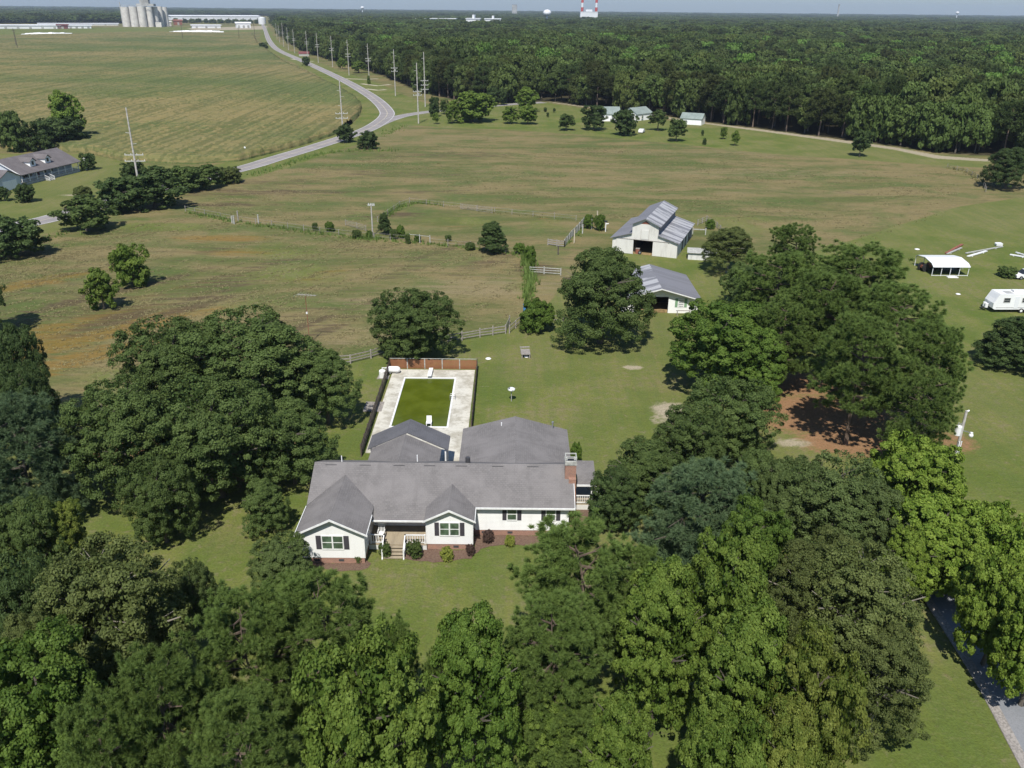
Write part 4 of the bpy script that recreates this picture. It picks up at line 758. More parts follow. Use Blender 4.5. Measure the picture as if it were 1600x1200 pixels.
    for xg,hw,yy,za in((xg1,hw1,y1,zA),(xg2,hw2,y2,zB)):
        for s in(-1,1): m.prism([(xg,za+.02),(xg+s*(hw+.12),ze-.04),(xg+s*(hw+.12),ze-.2),(xg,za-.17)],'y',yy-.05,yy-.003)
    m.prism([(yr,zr+.01),(ye-.1,ze-.04),(ye-.1,ze-.18),(yr,zr-.17)],'x',xr+.003,xr+.05); m.build('fascia','white_paint',r)
    m=MB(O)
    for x in(-15.9,-12.9,-9.9,-7.2,-4.4,-1.2,1.9): m.box(x-.5,x+.5,yr-.3,yr-.26,zr-.14,zr-.1)
    m.build('ridge_vent','roof_vent',ro)
    for x,y,h in((-15.1,66.6,.35),(-8.4,66.9,.35)): MB(O).tube((x,y,4.8),(x,y,zr+h),.05,n=8).build('vent_pipe','white_plastic',ro)
    MB(O).tube((-3.9,67.1,4.5),(-3.9,67.1,zr+.05),.22,n=10).build('turbine_vent','roof_vent',ro)
    MB(O).tube((4.1,76.2,3.4),(4.1,76.2,4.15),.08,n=8).tube((4.1,76.2,4.15),(4.1,76.2,4.3),.12,n=8).build('flue','grey_metal',ro); MB(O).tube((-1.0,75.5,3.9),(-1.0,75.5,4.5),.06,n=8).build('vent_pipe','white_plastic',ro)
    # corner trim
    m=MB(O)
    for x,y in((-17.0,58.2),(-11.95,58.2),(-7.05,60.3),(-3.2,60.3)): m.box(x-.06,x+.06,y-.02,y-.003,z0+.01,ze-.12)
    m.build('corner_trim','white_paint',r)
    window(O,r,-14.5,58.2,1.45,1.65,1.2,2,sw=.42); window(O,r,-5.12,60.3,1.45,1.55,1.2,2,sw=.38); window(O,r,.1,62.5,1.62,.72,1.12,1,sw=.36); window(O,r,3.45,62.5,1.62,.72,1.12,1,sw=.36)
    window(O,r,-9.0,62.95,1.2,1.0,1.0,1,sw=.4); 
    m=MB(O); m.box(-10.75,-9.95,62.9,62.947,.63,2.2); d=m.build('door','white_paint',r); MB(O).ball((-10.05,62.87,1.4),.04,4,6).build('handle','grey_metal',d)
    # porch
    m=MB(O); m.box(-11.94,-7.06,60.15,62.94,.5,.6); dk=m.build('porch_deck','deckwood',r)
    m=MB(O); m.box(-11.94,-10.72,60.16,60.2,.05,.5); m.box(-8.78,-7.06,60.16,60.2,.05,.5); m.build('lattice','lattice_w',r)
    m=MB(O)
    for k in range(4): m.box(-10.55,-8.95,60.13-.32*(k+1),60.13-.32*k,.44-.13*k,.49-.13*k); 
    m.build('step','deckwood',r); m=MB(O)
    for k in range(4): m.box(-10.55,-8.95,60.12-.32*k-.03,60.12-.32*k-.005,.06,.42-.13*k)
    m.build('riser','black_paint',r)
    m=MB(O)
    for x in(-10.64,-8.86): m.prism([(60.14,.62),(58.75,.1),(58.75,.0),(60.14,.35)],'x',x-.05,x+.05)
    m.build('stringer','white_paint',r)
    rail(O,r,[(-11.75,60.25),(-10.64,60.25)],.6,.85); rail(O,r,[(-8.86,60.25),(-7.2,60.25)],.6,.85); rail(O,r,[(-10.64,60.25,.6),(-10.64,58.9,.05)],0,.85,n=0); rail(O,r,[(-8.86,60.25,.6),(-8.86,58.9,.05)],0,.85,n=0)
    # chimney
    m=MB(O); m.box(5.02,5.65,63.9,65.6,0,3.4); m.box(5.02,5.65,64.3,65.6,3.4,4.6); m.box(4.7,5.65,64.7,65.6,4.6,5.8); m.box(4.7,5.018,64.7,65.6,3.9,4.6); ch=m.build('chimney','brick',r)
    m=MB(O)
    m.box(4.66,5.7,64.65,65.65,5.8,6.15); m.build('cap','weathered',ch); m=MB(O)
    for x,y in((4.72,64.72),(5.64,64.72),(4.72,65.58),(5.64,65.58)): m.box(x-.04,x+.04,y-.04,y+.04,6.15,6.45)
    m.box(4.68,5.68,65.52,65.62,6.45,6.52); m.box(4.68,5.68,64.68,64.78,6.45,6.52); m.box(4.68,4.76,64.78,65.52,6.45,6.52); m.box(5.6,5.68,64.78,65.52,6.45,6.52); m.box(4.9,5.45,64.85,65.45,6.152,6.2,1); m.build('cowl',['weathered','black_paint'],ch)
    # end porch
    m=MB(O); m.slab([(5.95,66.6,2.75),(7.7,66.6,2.75),(7.7,70.0,3.35),(5.95,70.0,3.35)],.12); m.build('end_porch_roof','shingle',r); m=MB(O); m.box(5.93,7.72,66.5,66.59,2.6,2.76); m.build('end_porch_fascia','white_paint',r)
    m=MB(O); m.box(5.03,7.5,66.8,69.8,.5,.6); m.build('end_porch_deck','deckwood',r); m=MB(O); m.box(5.05,7.45,66.75,66.79,.0,.5); m.build('lattice','lattice_w',r)
    for x,y in((7.35,66.85),(7.35,69.6)): MB(O).box(x-.08,x+.08,y-.08,y+.08,.6,2.7).build('post','white_paint',r)
    rail(O,r,[(5.3,66.85),(7.35,66.85)],.6,.85); rail(O,r,[(7.45,66.85,.6),(8.6,66.2,.05)],.0,.85); rail(O,r,[(7.45,68.1,.6),(8.6,67.6,.05)],.0,.85)
    m=MB(O)
    for k in range(3): m.box(7.52+.3*k,7.82+.3*k,67.0,68.0,.34-.15*k,.4-.15*k)
    m.build('step','deckwood',r); MB(O).box(5.05,5.08,66.9,69.6,.62,2.7).build('screen','dark_glass',r)
house()
def bed(name,poly,mat,z=.02):
    m=MB(); m.face([(x,y,z) for x,y in poly]); return tag(m.build(name,mat),kind='structure')
def blob(poly,n=3,j=.12,seed=1):
    rg=random.Random(seed); pts=catmull(poly+[poly[0]],.5)[:-1]; return [(p[0]+rg.uniform(-j,j),p[1]+rg.uniform(-j,j)) for p in pts]
bed('mulch_bed',blob(G([(634,874),(668,878),(700,877),(735,872),(752,858),(790,851),(880,850),(925,800),(915,785),(890,800),(884,836),(750,834),(738,858),(640,858)])),'mulch',.022)
bed('mulch_bed',blob(G([(482,876),(500,888),(545,893),(578,886),(572,876),(520,880)]),seed=2),'mulch',.022)
# rocking chair on the porch
def chair():
    x,y=-11.0,61.1; o=thing('rocking_chair','white rocking chair on the front porch near the left railing','chair',(x,y,.6)); 
    MB().box(-.28,.28,-.25,.25,.4,.45).build('seat','white_paint',o); b=MB()
    for k in range(5): b.beam((-.24+.12*k,.24,.42),(-.24+.12*k,.42,1.15),.05,.02)
    b.beam((-.3,.42,1.17),(.3,.42,1.17),.03,.1); b.build('backrest','white_paint',o)
    for s in(-1,1): MB().beam((s*.27,-.45,.05),(s*.27,.5,.04),.04,.05).build('rocker','white_paint',o); MB().beam((s*.27,-.22,.05),(s*.27,-.22,.64),.04,.04).beam((s*.27,.24,.05),(s*.27,.26,.64),.04,.04).beam((s*.27,-.28,.65),(s*.27,.3,.65),.07,.03).build('arm','white_paint',o)
chair()
# ---------------------------------------------------------------- pool, its deck and fence
def pool():
    x0,x1,y0,y1=-13.15,-7.1,83.2,96.5; o=thing('swimming_pool','rectangular pool of murky green water with a pale rim','pool',(-10.1,90,0)); O=(-10.1,90,0)
    MB(O).box(x0,x1,y0,y1,-.3,.03).build('water','pool_water',o); m=MB(O); c=.2
    for a in((x0-c,x1+c,y1,y1+c),(x0-c,x1+c,y0-c,y0),(x0-c,x0,y0,y1),(x1,x1+c,y0,y1)): m.box(*a,-.02,.13)
    m.build('coping','white_plastic',o)
    l=MB(O)
    for y in(90.2,90.7): l.tube((x1-.12,y,.0),(x1-.12,y,.65),.025).tube((x1-.12,y,.65),(x1+.45,y,.65),.025).tube((x1+.45,y,.65),(x1+.5,y,.12),.025)
    l.build('ladder','grey_metal',o); D=MB(); c+=.003
    X0,X1,Y0,Y1=-15.0,-4.7,77.2,99.2
    for a in((X0,X1,y1+c,Y1),(X0,x0-c,y0-c,y1+c),(x1+c,X1,y0-c,y1+c),(X0,X1,Y0,y0-c)): D.box(*a,.0,.1)
    tag(D.build('pool_deck','concrete'),kind='structure'); P2=MB(); P2.box(-14.0,-5.0,70.2,Y0,.0,.09); tag(P2.build('patio','concrete'),kind='structure')
    b=thing('diving_board','white diving board at the far end of the green pool','diving board',(-10.2,97.3,.1)); MB().box(-.25,.25,-1.0,1.6,.32,.38).build('board','white_plastic',b); MB().box(-.3,.3,.9,1.2,0,.32).box(-.25,.25,.0,.15,0,.32).build('stand','grey_metal',b)
    for p,q,lab,mat,hgt in(((-15.5,99.6),(-15.3,76.4),'dark weathered picket fence along the left side of the pool','dark_wood',1.35),((-4.45,99.6),(-4.35,82.0),'dark weathered picket fence along the right side of the pool','dark_wood',1.35),((-15.5,99.7),(-4.45,99.7),'rust-orange board fence across the far end of the pool','rust_board',1.25)):
        f=thing('pool_fence',lab,'fence',(p[0],p[1],0)); L=math.dist(p,q); n=max(2,round(L/2.4)); d=Vector((q[0]-p[0],q[1]-p[1],0))/L
        for i in range(n):
            a=d*(L*i/n+.06);b_=d*(L*(i+1)/n-.06); m=MB(); rg=random.Random(i)
            k=int((b_-a).length/.15)
            for j in range(k): c0=a.lerp(b_,(j+.08)/k);c1=a.lerp(b_,(j+.93)/k); h=hgt+rg.uniform(-.06,.06); u=Vector((-d.y,d.x,0))*.012; m.face([c0+u,c1+u,c1+u+Vector((0,0,h)),c0+u+Vector((0,0,h))]); m.face([c1-u,c0-u,c0-u+Vector((0,0,h)),c1-u+Vector((0,0,h))]); m.face([c0-u+Vector((0,0,h)),c0+u+Vector((0,0,h)),c1+u+Vector((0,0,h)),c1-u+Vector((0,0,h))])
            for z in(.35,hgt-.25): m.beam(a+Vector((0,0,z))+Vector((-d.y,d.x,0))*.04,b_+Vector((0,0,z))+Vector((-d.y,d.x,0))*.04,.04,.08)
            m.build('board_panel',mat,f)
        for i in range(n+1): a=d*(L*i/n); MB().box(a.x-.06,a.x+.06,a.y-.06,a.y+.06,0,hgt+.12).build('post','weathered' if mat=='rust_board' else mat,f)
        if mat=='rust_board': MB().beam((0,0,hgt+.14),tuple(d*L+Vector((0,0,hgt+.14))),.1,.04).build('top_rail','weathered',f)
    x,y=g2(598,590); t=thing('filter_tank','white pool filter tank outside the left fence corner','tank',(x,y,0)); MB().tube((0,0,.1),(0,0,.9),.42,n=12).ball((0,0,.9),.42,6,12,sz=.5).build('tank','white_plastic',t,True); MB().tube((.5,0,.1),(.5,0,1.4),.06).tube((.5,0,1.3),(0,0,1.3),.05).tube((0,0,1.0),(0,0,1.35),.06).build('pipe','white_plastic',t); MB().box(-.6,.8,-.5,.5,0,.1).build('base','grey_wood',t)
    x,y=g2(615,584); t=thing('storage_tank','white capsule tank inside the far left corner of the pool deck','tank',(x,y,.1)); MB().tube((-.5,0,.5),(.5,0,.5),.4,n=12).ball((-.5,0,.5),.4,6,10).ball((.5,0,.5),.4,6,10).build('tank','white_plastic',t,True); MB().box(-.45,-.3,-.3,.3,0,.2).box(.3,.45,-.3,.3,0,.2).build('cradle','grey_metal',t)
    x,y=g2(670,668); t=thing('patio_chair','small white patio chair at the near edge of the pool','chair',(x,y+.3,.1)); MB().box(-.3,.3,-.3,.3,.38,.44).build('seat','white_plastic',t); MB().beam((0,.3,.4),(0,.42,1.0),.55,.05).build('backrest','white_plastic',t)
    for a,c_ in((-.25,-.25),(.25,-.25),(-.25,.25),(.25,.25)): MB().box(a-.03,a+.03,c_-.03,c_+.03,0,.38).build('leg','white_plastic',t)
    x,y=g2(585,636); t=thing('brick_stack','grey stack of loose boards and blocks outside the left pool fence','pile',(x,y,0)); rg=random.Random(4)
    for k in range(9): a=rg.uniform(-.1,.1); MB().beam((-1.1,-1.2+.27*k,.08+.02*(k%3)),(1.0,-1.2+.27*k+a,.1),.2,.12).build('board','grey_wood',t)
pool()
# ---------------------------------------------------------------- barn, stable, sheds
def barn():
    ang=-R_(20.); BX,BY=18.57,157.57; o=thing('barn','grey-white barn with raised centre roof, worn tin and a dark open doorway','barn',(BX,BY,0),ang); W=12.4;Dp=17.
    x1,x2=3.75,8.65; xm=6.2
    w=MB(); o0,o1=4.1,7.75; zt=2.75
    w.prism([(.1,0),(o0,0),(o0,3.0),(o0,3.9),(x1,3.9),(.1,2.85)],'y',0,.15); w.prism([(o1,0),(W-.1,0),(W-.1,2.85),(x2,3.9),(o1,3.9)],'y',0,.15)
    w.prism([(x1+.003,3.9),(o0,3.9),(o0,zt),(o1,zt),(o1,3.9),(x2,3.9),(x2,5.75),(xm,6.75),(x1+.003,5.75)],'y',0,.15); w.build('front_wall','board_white',o)
    w=MB(); w.prism([(.1,0),(W-.1,0),(W-.1,2.85),(x2,3.9),(x2,5.75),(xm,6.75),(x1,5.75),(x1,3.9),(.1,2.85)],'y',Dp-.15,Dp); w.build('rear_wall','board_white',o)
    w=MB(); w.box(.1,.25,.153,Dp-.153,0,2.85); w.box(x1,x1+.12,.153,Dp-.153,3.6,5.75); w.build('side_wall','board_white',o)
    w=MB(); w.box(x2-.12,x2,.153,Dp-.153,3.6,5.75); w.build('upper_wall','tin_clean',o)
    w=MB(); 
    for a,b in((.153,5.0),(7.4,8.4),(11.,12.)): w.box(W-.25,W-.1,a,b,0,2.75)
    w.build('side_wall','board_white',o); w=None
    for a in(6.2,9.7,13.2,15.5): MB().box(W-.22,W-.08,a-.07,a+.07,0,2.75).build('post','grey_wood',o)
    t=.08
    m=MB(); m.slab([(-.3,-.4,2.8),(x1+.0,-.4,4.02),(x1+.0,Dp+.3,4.02),(-.3,Dp+.3,2.8)],t); m.slab([(x1-.45,-.5,5.62),(xm-.003,-.5,6.92),(xm-.003,Dp+.3,6.92),(x1-.45,Dp+.3,5.62)],t); m.build('roof','tin_clean',o)
    m=MB(); m.slab([(x2,-.4,4.02),(W+.3,-.4,2.8),(W+.3,Dp+.3,2.8),(x2,Dp+.3,4.02)],t); m.slab([(xm+.003,-.5,6.92),(x2+.45,-.5,5.62),(x2+.45,Dp+.3,5.62),(xm+.003,Dp+.3,6.92)],t); m.build('roof','tin_worn',o)
    m=MB(); m.box(.8,o0-.02,-.1,-.02,.05,2.75); m.build('sliding_door','board_white',o); m=MB(); m.box(o1+.05,10.6,-.1,-.02,.05,2.75); m.build('sliding_door','board_white',o); m=MB(); m.box(1.0,10.8,-.16,-.11,2.78,2.86); m.build('door_track','grey_wood',o)
    m=MB(); m.box(5.45,6.9,-.06,-.003,3.0,4.7); m.build('loft_door','board_white',o); m=MB(); m.box(5.41,5.45,-.07,-.003,3.0,4.8); m.box(6.9,6.94,-.07,-.003,3.0,4.8); m.build('door_trim','grey_wood',o)
    m=MB(); m.prism([(5.3,5.85),(7.1,5.85),(6.2,6.45)],'y',-.03,-.003); m.build('gable_vent','red_rust',o)
    m=MB(); m.box(.3,W-.3,.2,Dp-.2,.0,.05); m.build('dirt_floor','hay',o); m=MB(); m.box(4.2,4.3,1,Dp-.3,.05,2.3); m.box(7.9,8.0,3,Dp-.3,.05,2.3); m.build('stall_partition','interior',o)
    s=thing('barn_clutter','reddish crate standing just inside the left of the barn doorway','crate',(BX+4.9*math.cos(ang)-.6*math.sin(ang),BY+4.9*math.sin(ang)+.6*math.cos(ang),.05),ang); s.name='crate'
    MB().box(-.35,.35,-.3,.3,0,.9).build('crate_body','red_rust',s); MB().box(-.38,.38,-.33,.33,.9,.97).build('lid','grey_wood',s)
    s=thing('wheel','dark tyre leaning inside the barn doorway','tyre',(BX+5.4*math.cos(ang)-.2*math.sin(ang),BY+5.4*math.sin(ang)+.2*math.cos(ang),.05),ang); s.name='old_tyre'
    MB().tube((0,-.1,.33),(0,.1,.33),.33,n=14).build('tread','tyre',s); MB().tube((0,-.12,.33),(0,-.1,.33),.18,n=12).build('rim','grey_metal',s)
barn()
def stable():
    o=thing('stable','small white stable with green shutters, open dark bay and half worn tin roof','stable',(22,128.5,0)); O=(22,128.5,0)
    xl,xr,xm=16.6,27.9,22.2; y0,y1=122.35,134.4; ze,zp=2.35,3.95; oa,ob=18.6,23.45
    w=MB(O); w.prism([(xl,0),(oa,0),(oa,2.55),(ob,2.55),(ob,0),(xr,0),(xr,ze),(xm,zp),(xl,ze)],'y',y0,y0+.15); w.build('front_wall','siding',o)
    w=MB(O); w.prism([(xl,0),(xr,0),(xr,ze),(xm,zp),(xl,ze)],'y',y1-.15,y1); w.box(xl,xl+.15,y0+.153,y1-.153,0,ze); w.box(xr-.15,xr,y0+.153,y1-.153,0,ze); w.build('wall','siding',o)
    m=MB(O); m.slab([(xm+.003,y0-.9,zp+.14),(xr+.45,y0-.9,ze-.0),(xr+.45,y1+.4,ze-.0),(xm+.003,y1+.4,zp+.14)],.07); m.build('roof','tin_clean',o); m=MB(O); m.slab([(xl-.45,y0-.9,ze),(xm-.003,y0-.9,zp+.14),(xm-.003,y1+.4,zp+.14),(xl-.45,y1+.4,ze)],.07); m.build('roof','tin_worn',o)
    m=MB(O)
    for s in(-1,1): m.prism([(xm,zp+.12),(xm+s*(6.15),ze-.02),(xm+s*6.15,ze-.17),(xm,zp-.04)],'y',y0-.94,y0-.903)
    m.build('fascia','white_paint',o)
    m=MB(O); m.box(xl+.2,xr-.2,y0+.2,y1-.2,0,.04); m.build('straw_floor','hay',o); m=MB(O); m.box(oa,ob-.4,y0+.1,y0+.4,.04,.45); m.build('kickboard','hay',o); m=MB(O); m.box(oa+.0,xr-.2,127.5,127.6,.04,2.4); m.build('partition','interior',o)
    wn=window(O,o,25.35,y0,1.0,.75,1.25,1,shut=None,pane='white_paint'); m=MB(O)
    for k in range(4): m.box(25.0,25.7,y0-.055,y0-.022,1.08+.3*k,1.16+.3*k)
    m.build('slat','grey_metal',wn)
    for a in(24.45,25.85): MB(O).box(a,a+.4,y0-.04,y0-.003,.95,2.3).build('shutter','green_paint',o)
    h=thing('hitching_rail','low grey hitching rail in front of the stable window','rail',(25.6,121.3,0)); MB().beam((-1.1,0,.75),(1.1,0,.75),.12,.1).build('bar','grey_wood',h)
    for x in(-.9,.9): MB().box(x-.06,x+.06,-.06,.06,0,.7).build('post','grey_wood',h)
stable()
def shed(name,lab,cat,x,y,rz,L,Wd,he,hp,wm,rm,dr=None,grp=None):   # ridge along local x
    o=thing(name,lab,cat,(x,y,0),rz,grp); m=MB(); m.prism([(-Wd/2,0),(Wd/2,0),(Wd/2,he),(0,hp),(-Wd/2,he)],'x',-L/2,L/2); m.build('wall',wm,o)
    m=MB(); e=.3; k=(hp-he)/(Wd/2); m.slab([(-L/2-e,-Wd/2-e,he-e*k+.12),(L/2+e,-Wd/2-e,he-e*k+.12),(L/2+e,-.002,hp+.12),(-L/2-e,-.002,hp+.12)],.1); m.slab([(L/2+e,Wd/2+e,he-e*k+.12),(-L/2-e,Wd/2+e,he-e*k+.12),(-L/2-e,.002,hp+.12),(L/2+e,.002,hp+.12)],.1); m.build('roof',rm,o)
    if dr: m=MB(); m.box(-L/2-.05,-L/2-.003,-.6,.6,0,min(2,he)); m.build('door',dr,o)
    return o
x,y=g2(1087,408); s=thing('stock_tank_shed','low pale weathered lean-to beside the barn, half behind the grey-green tree','shed',(x+1.3,y+.6,0),-.18); s.name='lean_to'
MB().box(-2.6,2.4,0,.12,0,1.25).box(-2.6,-2.48,.123,2.4,0,1.25).box(2.28,2.4,.123,2.4,0,1.25).box(-2.6,2.4,2.403,2.5,0,1.4).build('wall','lattice_w',s); MB().slab([(-2.8,-.3,1.35),(2.6,-.3,1.35),(2.6,2.7,1.6),(-2.8,2.7,1.6)],.06).build('roof','weathered',s)
x,y=g2(1078,196); shed('garden_shed','white shed with a green-grey roof by the far woodland track','shed',x+2,y+5,-.45,8.5,6.,2.4,4.2,'siding','shingle_green','white_paint')
x,y=g2(1003,190); h=shed('far_house','white far house with a pale green roof behind two dark trees','house',x-1,y+8,.75,10,8,2.7,4.8,'siding','shingle_green'); window((0,0,0),h,-2,-4.5,1,1,1.2,1,shut=None); window((0,0,0),h,3,-4.5,1,1,1.2,1,shut=None)
x,y=g2(953,192); h=shed('far_house','larger white far house mostly hidden, left of the cone-shaped dark tree','house',x,y+10,.05,9,9,2.8,5.2,'siding','shingle_green'); window((0,0,0),h,4,-5,1,1,1.2,1,shut=None)
x,y=g2(1003,208); c=thing('parked_car','small pale car on the far lawn by the cone-shaped dark tree','car',(x,y+1,0),1.2); MB().prism([(-2,.35),(2,.35),(2,.8),(1.2,.9),(.7,1.4),(-1,1.4),(-1.6,.9),(-2,.8)],'y',-.85,.85).build('body','white_plastic',c)
for a,b in((-1.3,-.8),(1.3,-.8),(-1.3,.8),(1.3,.8)): MB().tube((a,b-.08,.33),(a,b+.08,.33),.33,n=10).build('wheel','tyre',c)
x,y=g2(473,88); shed('cottage','tiny far cottage with a rusty red roof at the woodland edge by the poles','house',x,y+6,.2,9,6,2.2,3.8,'weathered','maroon')
# farmhouse at the left edge
def farmhouse():
    a=g2(126,268);b=g2(50,287); ang=math.atan2(a[1]-b[1],a[0]-b[0]); 
    o=thing('farmhouse','pale blue farmhouse with brown roof, two white dormers and a long porch','house',(b[0],b[1],0),ang); L=math.dist(a,b)+.0
    m=MB(); Lx0=-3.; m.prism([(2.4,.6),(10.5,.6),(10.5,3.2),(6.4,5.9),(2.4,3.2)],'x',Lx0,L-.2); m.build('wall','siding_blue',o); m=MB(); m.box(Lx0,L,.05,10.4,0,.58); m.build('foundation','weathered',o)
    m=MB(); m.slab([(Lx0-.5,-.4,2.7),(L+.4,-.4,2.7),(L+.4,6.4,6.1),(Lx0-.5,6.4,6.1)],.15); m.slab([(L+.4,11,3.5),(Lx0-.5,11,3.5),(Lx0-.5,6.404,6.1),(L+.4,6.404,6.1)],.15); m.build('roof','shingle_brown',o)
    m=MB(); m.prism([(-.4,2.75),(6.4,6.15),(6.4,5.9),(-.4,2.5)],'x',Lx0-.56,Lx0-.503); m.build('fascia','white_paint',o)
    m=MB(); m.box(Lx0,L,.05,2.39,.583,.65); m.build('porch_floor','grey_wood',o)
    n=8
    for i in range(n+1): x=Lx0+.3+(L-Lx0-.5)*i/n; MB().box(x-.08,x+.08,.15,.31,.65,2.9).build('post','white_paint',o)
    for p,q in((Lx0+.3,4.6),(6.4,L-.2)): rail((0,0,0),o,[(p,.2),(q,.2)],.65,.85,n=4)
    for x in(4.6,6.4): rail((0,0,0),o,[(x,.2,.65),(x,-1.6,.0)],0,.9,n=5)
    MB().box(4.7,6.3,-.5,.04,0,.45).box(4.7,6.3,-1.1,-.503,0,.28).box(4.7,6.3,-1.6,-1.103,0,.12).build('steps','weathered',o)
    for x in(1.,3.,8,10.5): window((0,0,0),o,x,2.4,1.3,.9,1.3,1,shut=None,pane='dark_glass')
    MB().box(5.1,5.95,2.34,2.397,.66,2.7).build('door','maroon',o)
    for x in(3.6,9.0):
        d=MB(); d.prism([(x-1,3.75),(x+1,3.75),(x+1,5.0),(x,5.75),(x-1,5.0)],'y',1.7,5.3); dm=d.build('dormer','siding',o); q=MB(); q.slab([(x-1.25,1.4,4.95),(x-.002,1.4,5.92),(x-.002,5.9,5.92),(x-1.25,4.3,4.95)],.1); q.slab([(x+.002,1.4,5.92),(x+1.25,1.4,4.95),(x+1.25,4.3,4.95),(x+.002,5.9,5.92)],.1); q.build('dormer_roof','shingle_brown',dm); MB().box(x-.35,x+.35,1.65,1.697,4.1,5.0).build('pane','dark_glass',dm)
    # garage wing
    gx=Lx0-9.; m=MB(); m.prism([(gx,0),(gx+7.5,0),(gx+7.5,2.8),(gx+3.75,4.6),(gx,2.8)],'y',-1.,9.8); m.build('garage_wall','siding_blue',o)
    m=MB(); m.slab([(gx-.4,-1.4,2.75),(gx+3.748,-1.4,4.8),(gx+3.748,10.2,4.8),(gx-.4,10.2,2.75)],.14); m.slab([(gx+3.752,-1.4,4.8),(gx+7.9,-1.4,2.75),(gx+7.9,10.2,2.75),(gx+3.752,10.2,4.8)],.14); m.build('garage_roof','shingle_brown',o); m=MB(); m.box(gx+1.6,gx+5.8,-1.06,-1.003,.05,2.3); m.build('garage_door','siding',o)
    m=MB(); m.box(gx+1.35,gx+1.6,-1.08,-1.003,.05,2.5); m.box(gx+5.8,gx+6.05,-1.08,-1.003,.05,2.5); m.build('door_trim','white_paint',o)
farmhouse()
x,y=g2(135,266); b=thing('birdhouse','white bird house on a post right of the farmhouse','birdhouse',(x,y,0)); MB().box(-.12,.12,-.12,.12,0,2.2).build('post','white_paint',b); MB().box(-.4,.4,-.35,.35,2.2,3.0).prism([(-.5,3.0),(.5,3.0),(0,3.4)],'y',-.4,.4).build('house_box','white_paint',b)
x,y=g2(384,244); b=thing('road_sign','small white round sign on the far verge of the near road','sign',(x,y,0)); MB().tube((0,0,0),(0,0,2.4),.05).build('post','grey_metal',b); MB().tube((0,-.03,2.6),(0,.03,2.6),.28,n=12).build('plate','white_paint',b)
# ---------------------------------------------------------------- poles
def utility_pole(bx,by,tx,ty,lab,arms=((.62,3.2),(.54,3.2)),small=(.2,.3,.42),mat='pole_wood',trans=False,yaw=.35,r=.27,Hh=None,name='utility_pole',cat='utility pole'):
    x,y=g2(bx,by); Hh=Hh or topz(tx,ty,x,y); top=Vector((0,0,Hh)); # leaning slightly as surveyed
    o=thing(name,lab,cat,(x,y,0),yaw); MB().tube((0,0,0),(0,0,Hh),r,r*.6,8).build('pole',mat,o)
    for f,w_ in arms:
        z=Hh*(1-f); MB().beam((-w_/2,.2,z),(w_/2,.2,z),.18,.22).build('crossarm','weathered' if mat!='pole_dark' else mat,o); m=MB()
        for k in range(4): xx=-w_/2+.15+k*(w_-.3)/3; m.tube((xx,.2,z+.1),(xx,.2,z+.42),.08,.05,6)
        m.build('insulator','far_white' if mat!='pole_dark' else mat,o)
    for k,f in enumerate(small): z=Hh*(1-f); s=1 if k%2 else -1; MB().tube((0,0,z),(s*1.1,0,z+.15),.07,.07,5).build('insulator_arm','weathered',o)
    if trans: z=Hh*(1-arms[-1][0])-1.6 if arms else Hh*.8; MB().tube((.45,-.1,z),(.45,-.1,z+1.1),.32,n=10).build('transformer','far_grey',o)
    return o
utility_pole(654,193,651.5,98,'tallest-looking grey pole standing where the side road leaves the bend',trans=True,arms=((.53,3.4),(.47,3.4)),small=(.13,.25,.36))
utility_pole(664.5,167,662.5,81,'grey utility pole with three low crossarms just behind the side road',arms=((.68,3.4),(.6,3.4),(.52,3.4)),small=(.12,),yaw=.2)
for i,(bx,by,tx,ty,lab) in enumerate([(618,150,615,77,'utility pole nearest the side road on the row up the road'),(577,126,574.5,68,'second utility pole of the row up the road, counted from the side road'),(545.5,118,542.5,62,'third utility pole of the row, next to the small lawn tree'),(520,105,516.5,56,'fourth utility pole of the row up the road'),(497.5,98,494.5,51,'fifth utility pole of the row up the road'),(481,92,477.5,48,'sixth utility pole of the row, by the tiny red-roofed cottage'),(460.5,83,458.5,46,'seventh utility pole of the row up the road'),(451,78,448.5,43,'eighth utility pole of the row up the road'),(443.5,73,442,35,'ninth utility pole of the row, slightly taller'),(437,66,436,39,'tenth utility pole of the row up the road'),(433,61,432,36,'farthest utility pole of the row up the road')]):
    utility_pole(bx,by,tx,ty,lab,arms=((.47,3.2),(.40,3.2)),small=(.08,.14,.28),trans=i in(0,1,3),yaw=.25,r=.25)
utility_pole(536.5,216,530.5,123,'weathered pole rising from the two bushy trees at the bend, arms halfway down',arms=((.66,4.2),(.58,4.2)),small=(.2,.3,.45),yaw=.3,mat='pole_wood')
utility_pole(217,290,200,168,'tall pale pole at the left, standing in the roadside thicket',arms=((.68,5.),(.60,4.6)),small=(.32,.46),yaw=.1)
utility_pole(582.5,368,580.5,319,'plain wooden pole with a short cap arm on the pasture cross fence',arms=((.04,1.4),),small=(),yaw=0,r=.16)
for bx,by,tx,ty,lab in((28,78,19,45,'leaning dark thin pole at the far left of the corn'),(26,74,16,44,'dark thin pole just left of the leaning one at the far left of the corn'),(286,63,282,38,'dark pole in the far corn left of the white sheeting'),(374,62,373,42,'dark pole in the far corn near the grain office'),(399,64,397,30,'dark tall pole at the far corner of the corn field')): utility_pole(bx,by,tx,ty,lab,arms=((.1,4.),),small=(),mat='pole_dark',yaw=.1,r=.3)
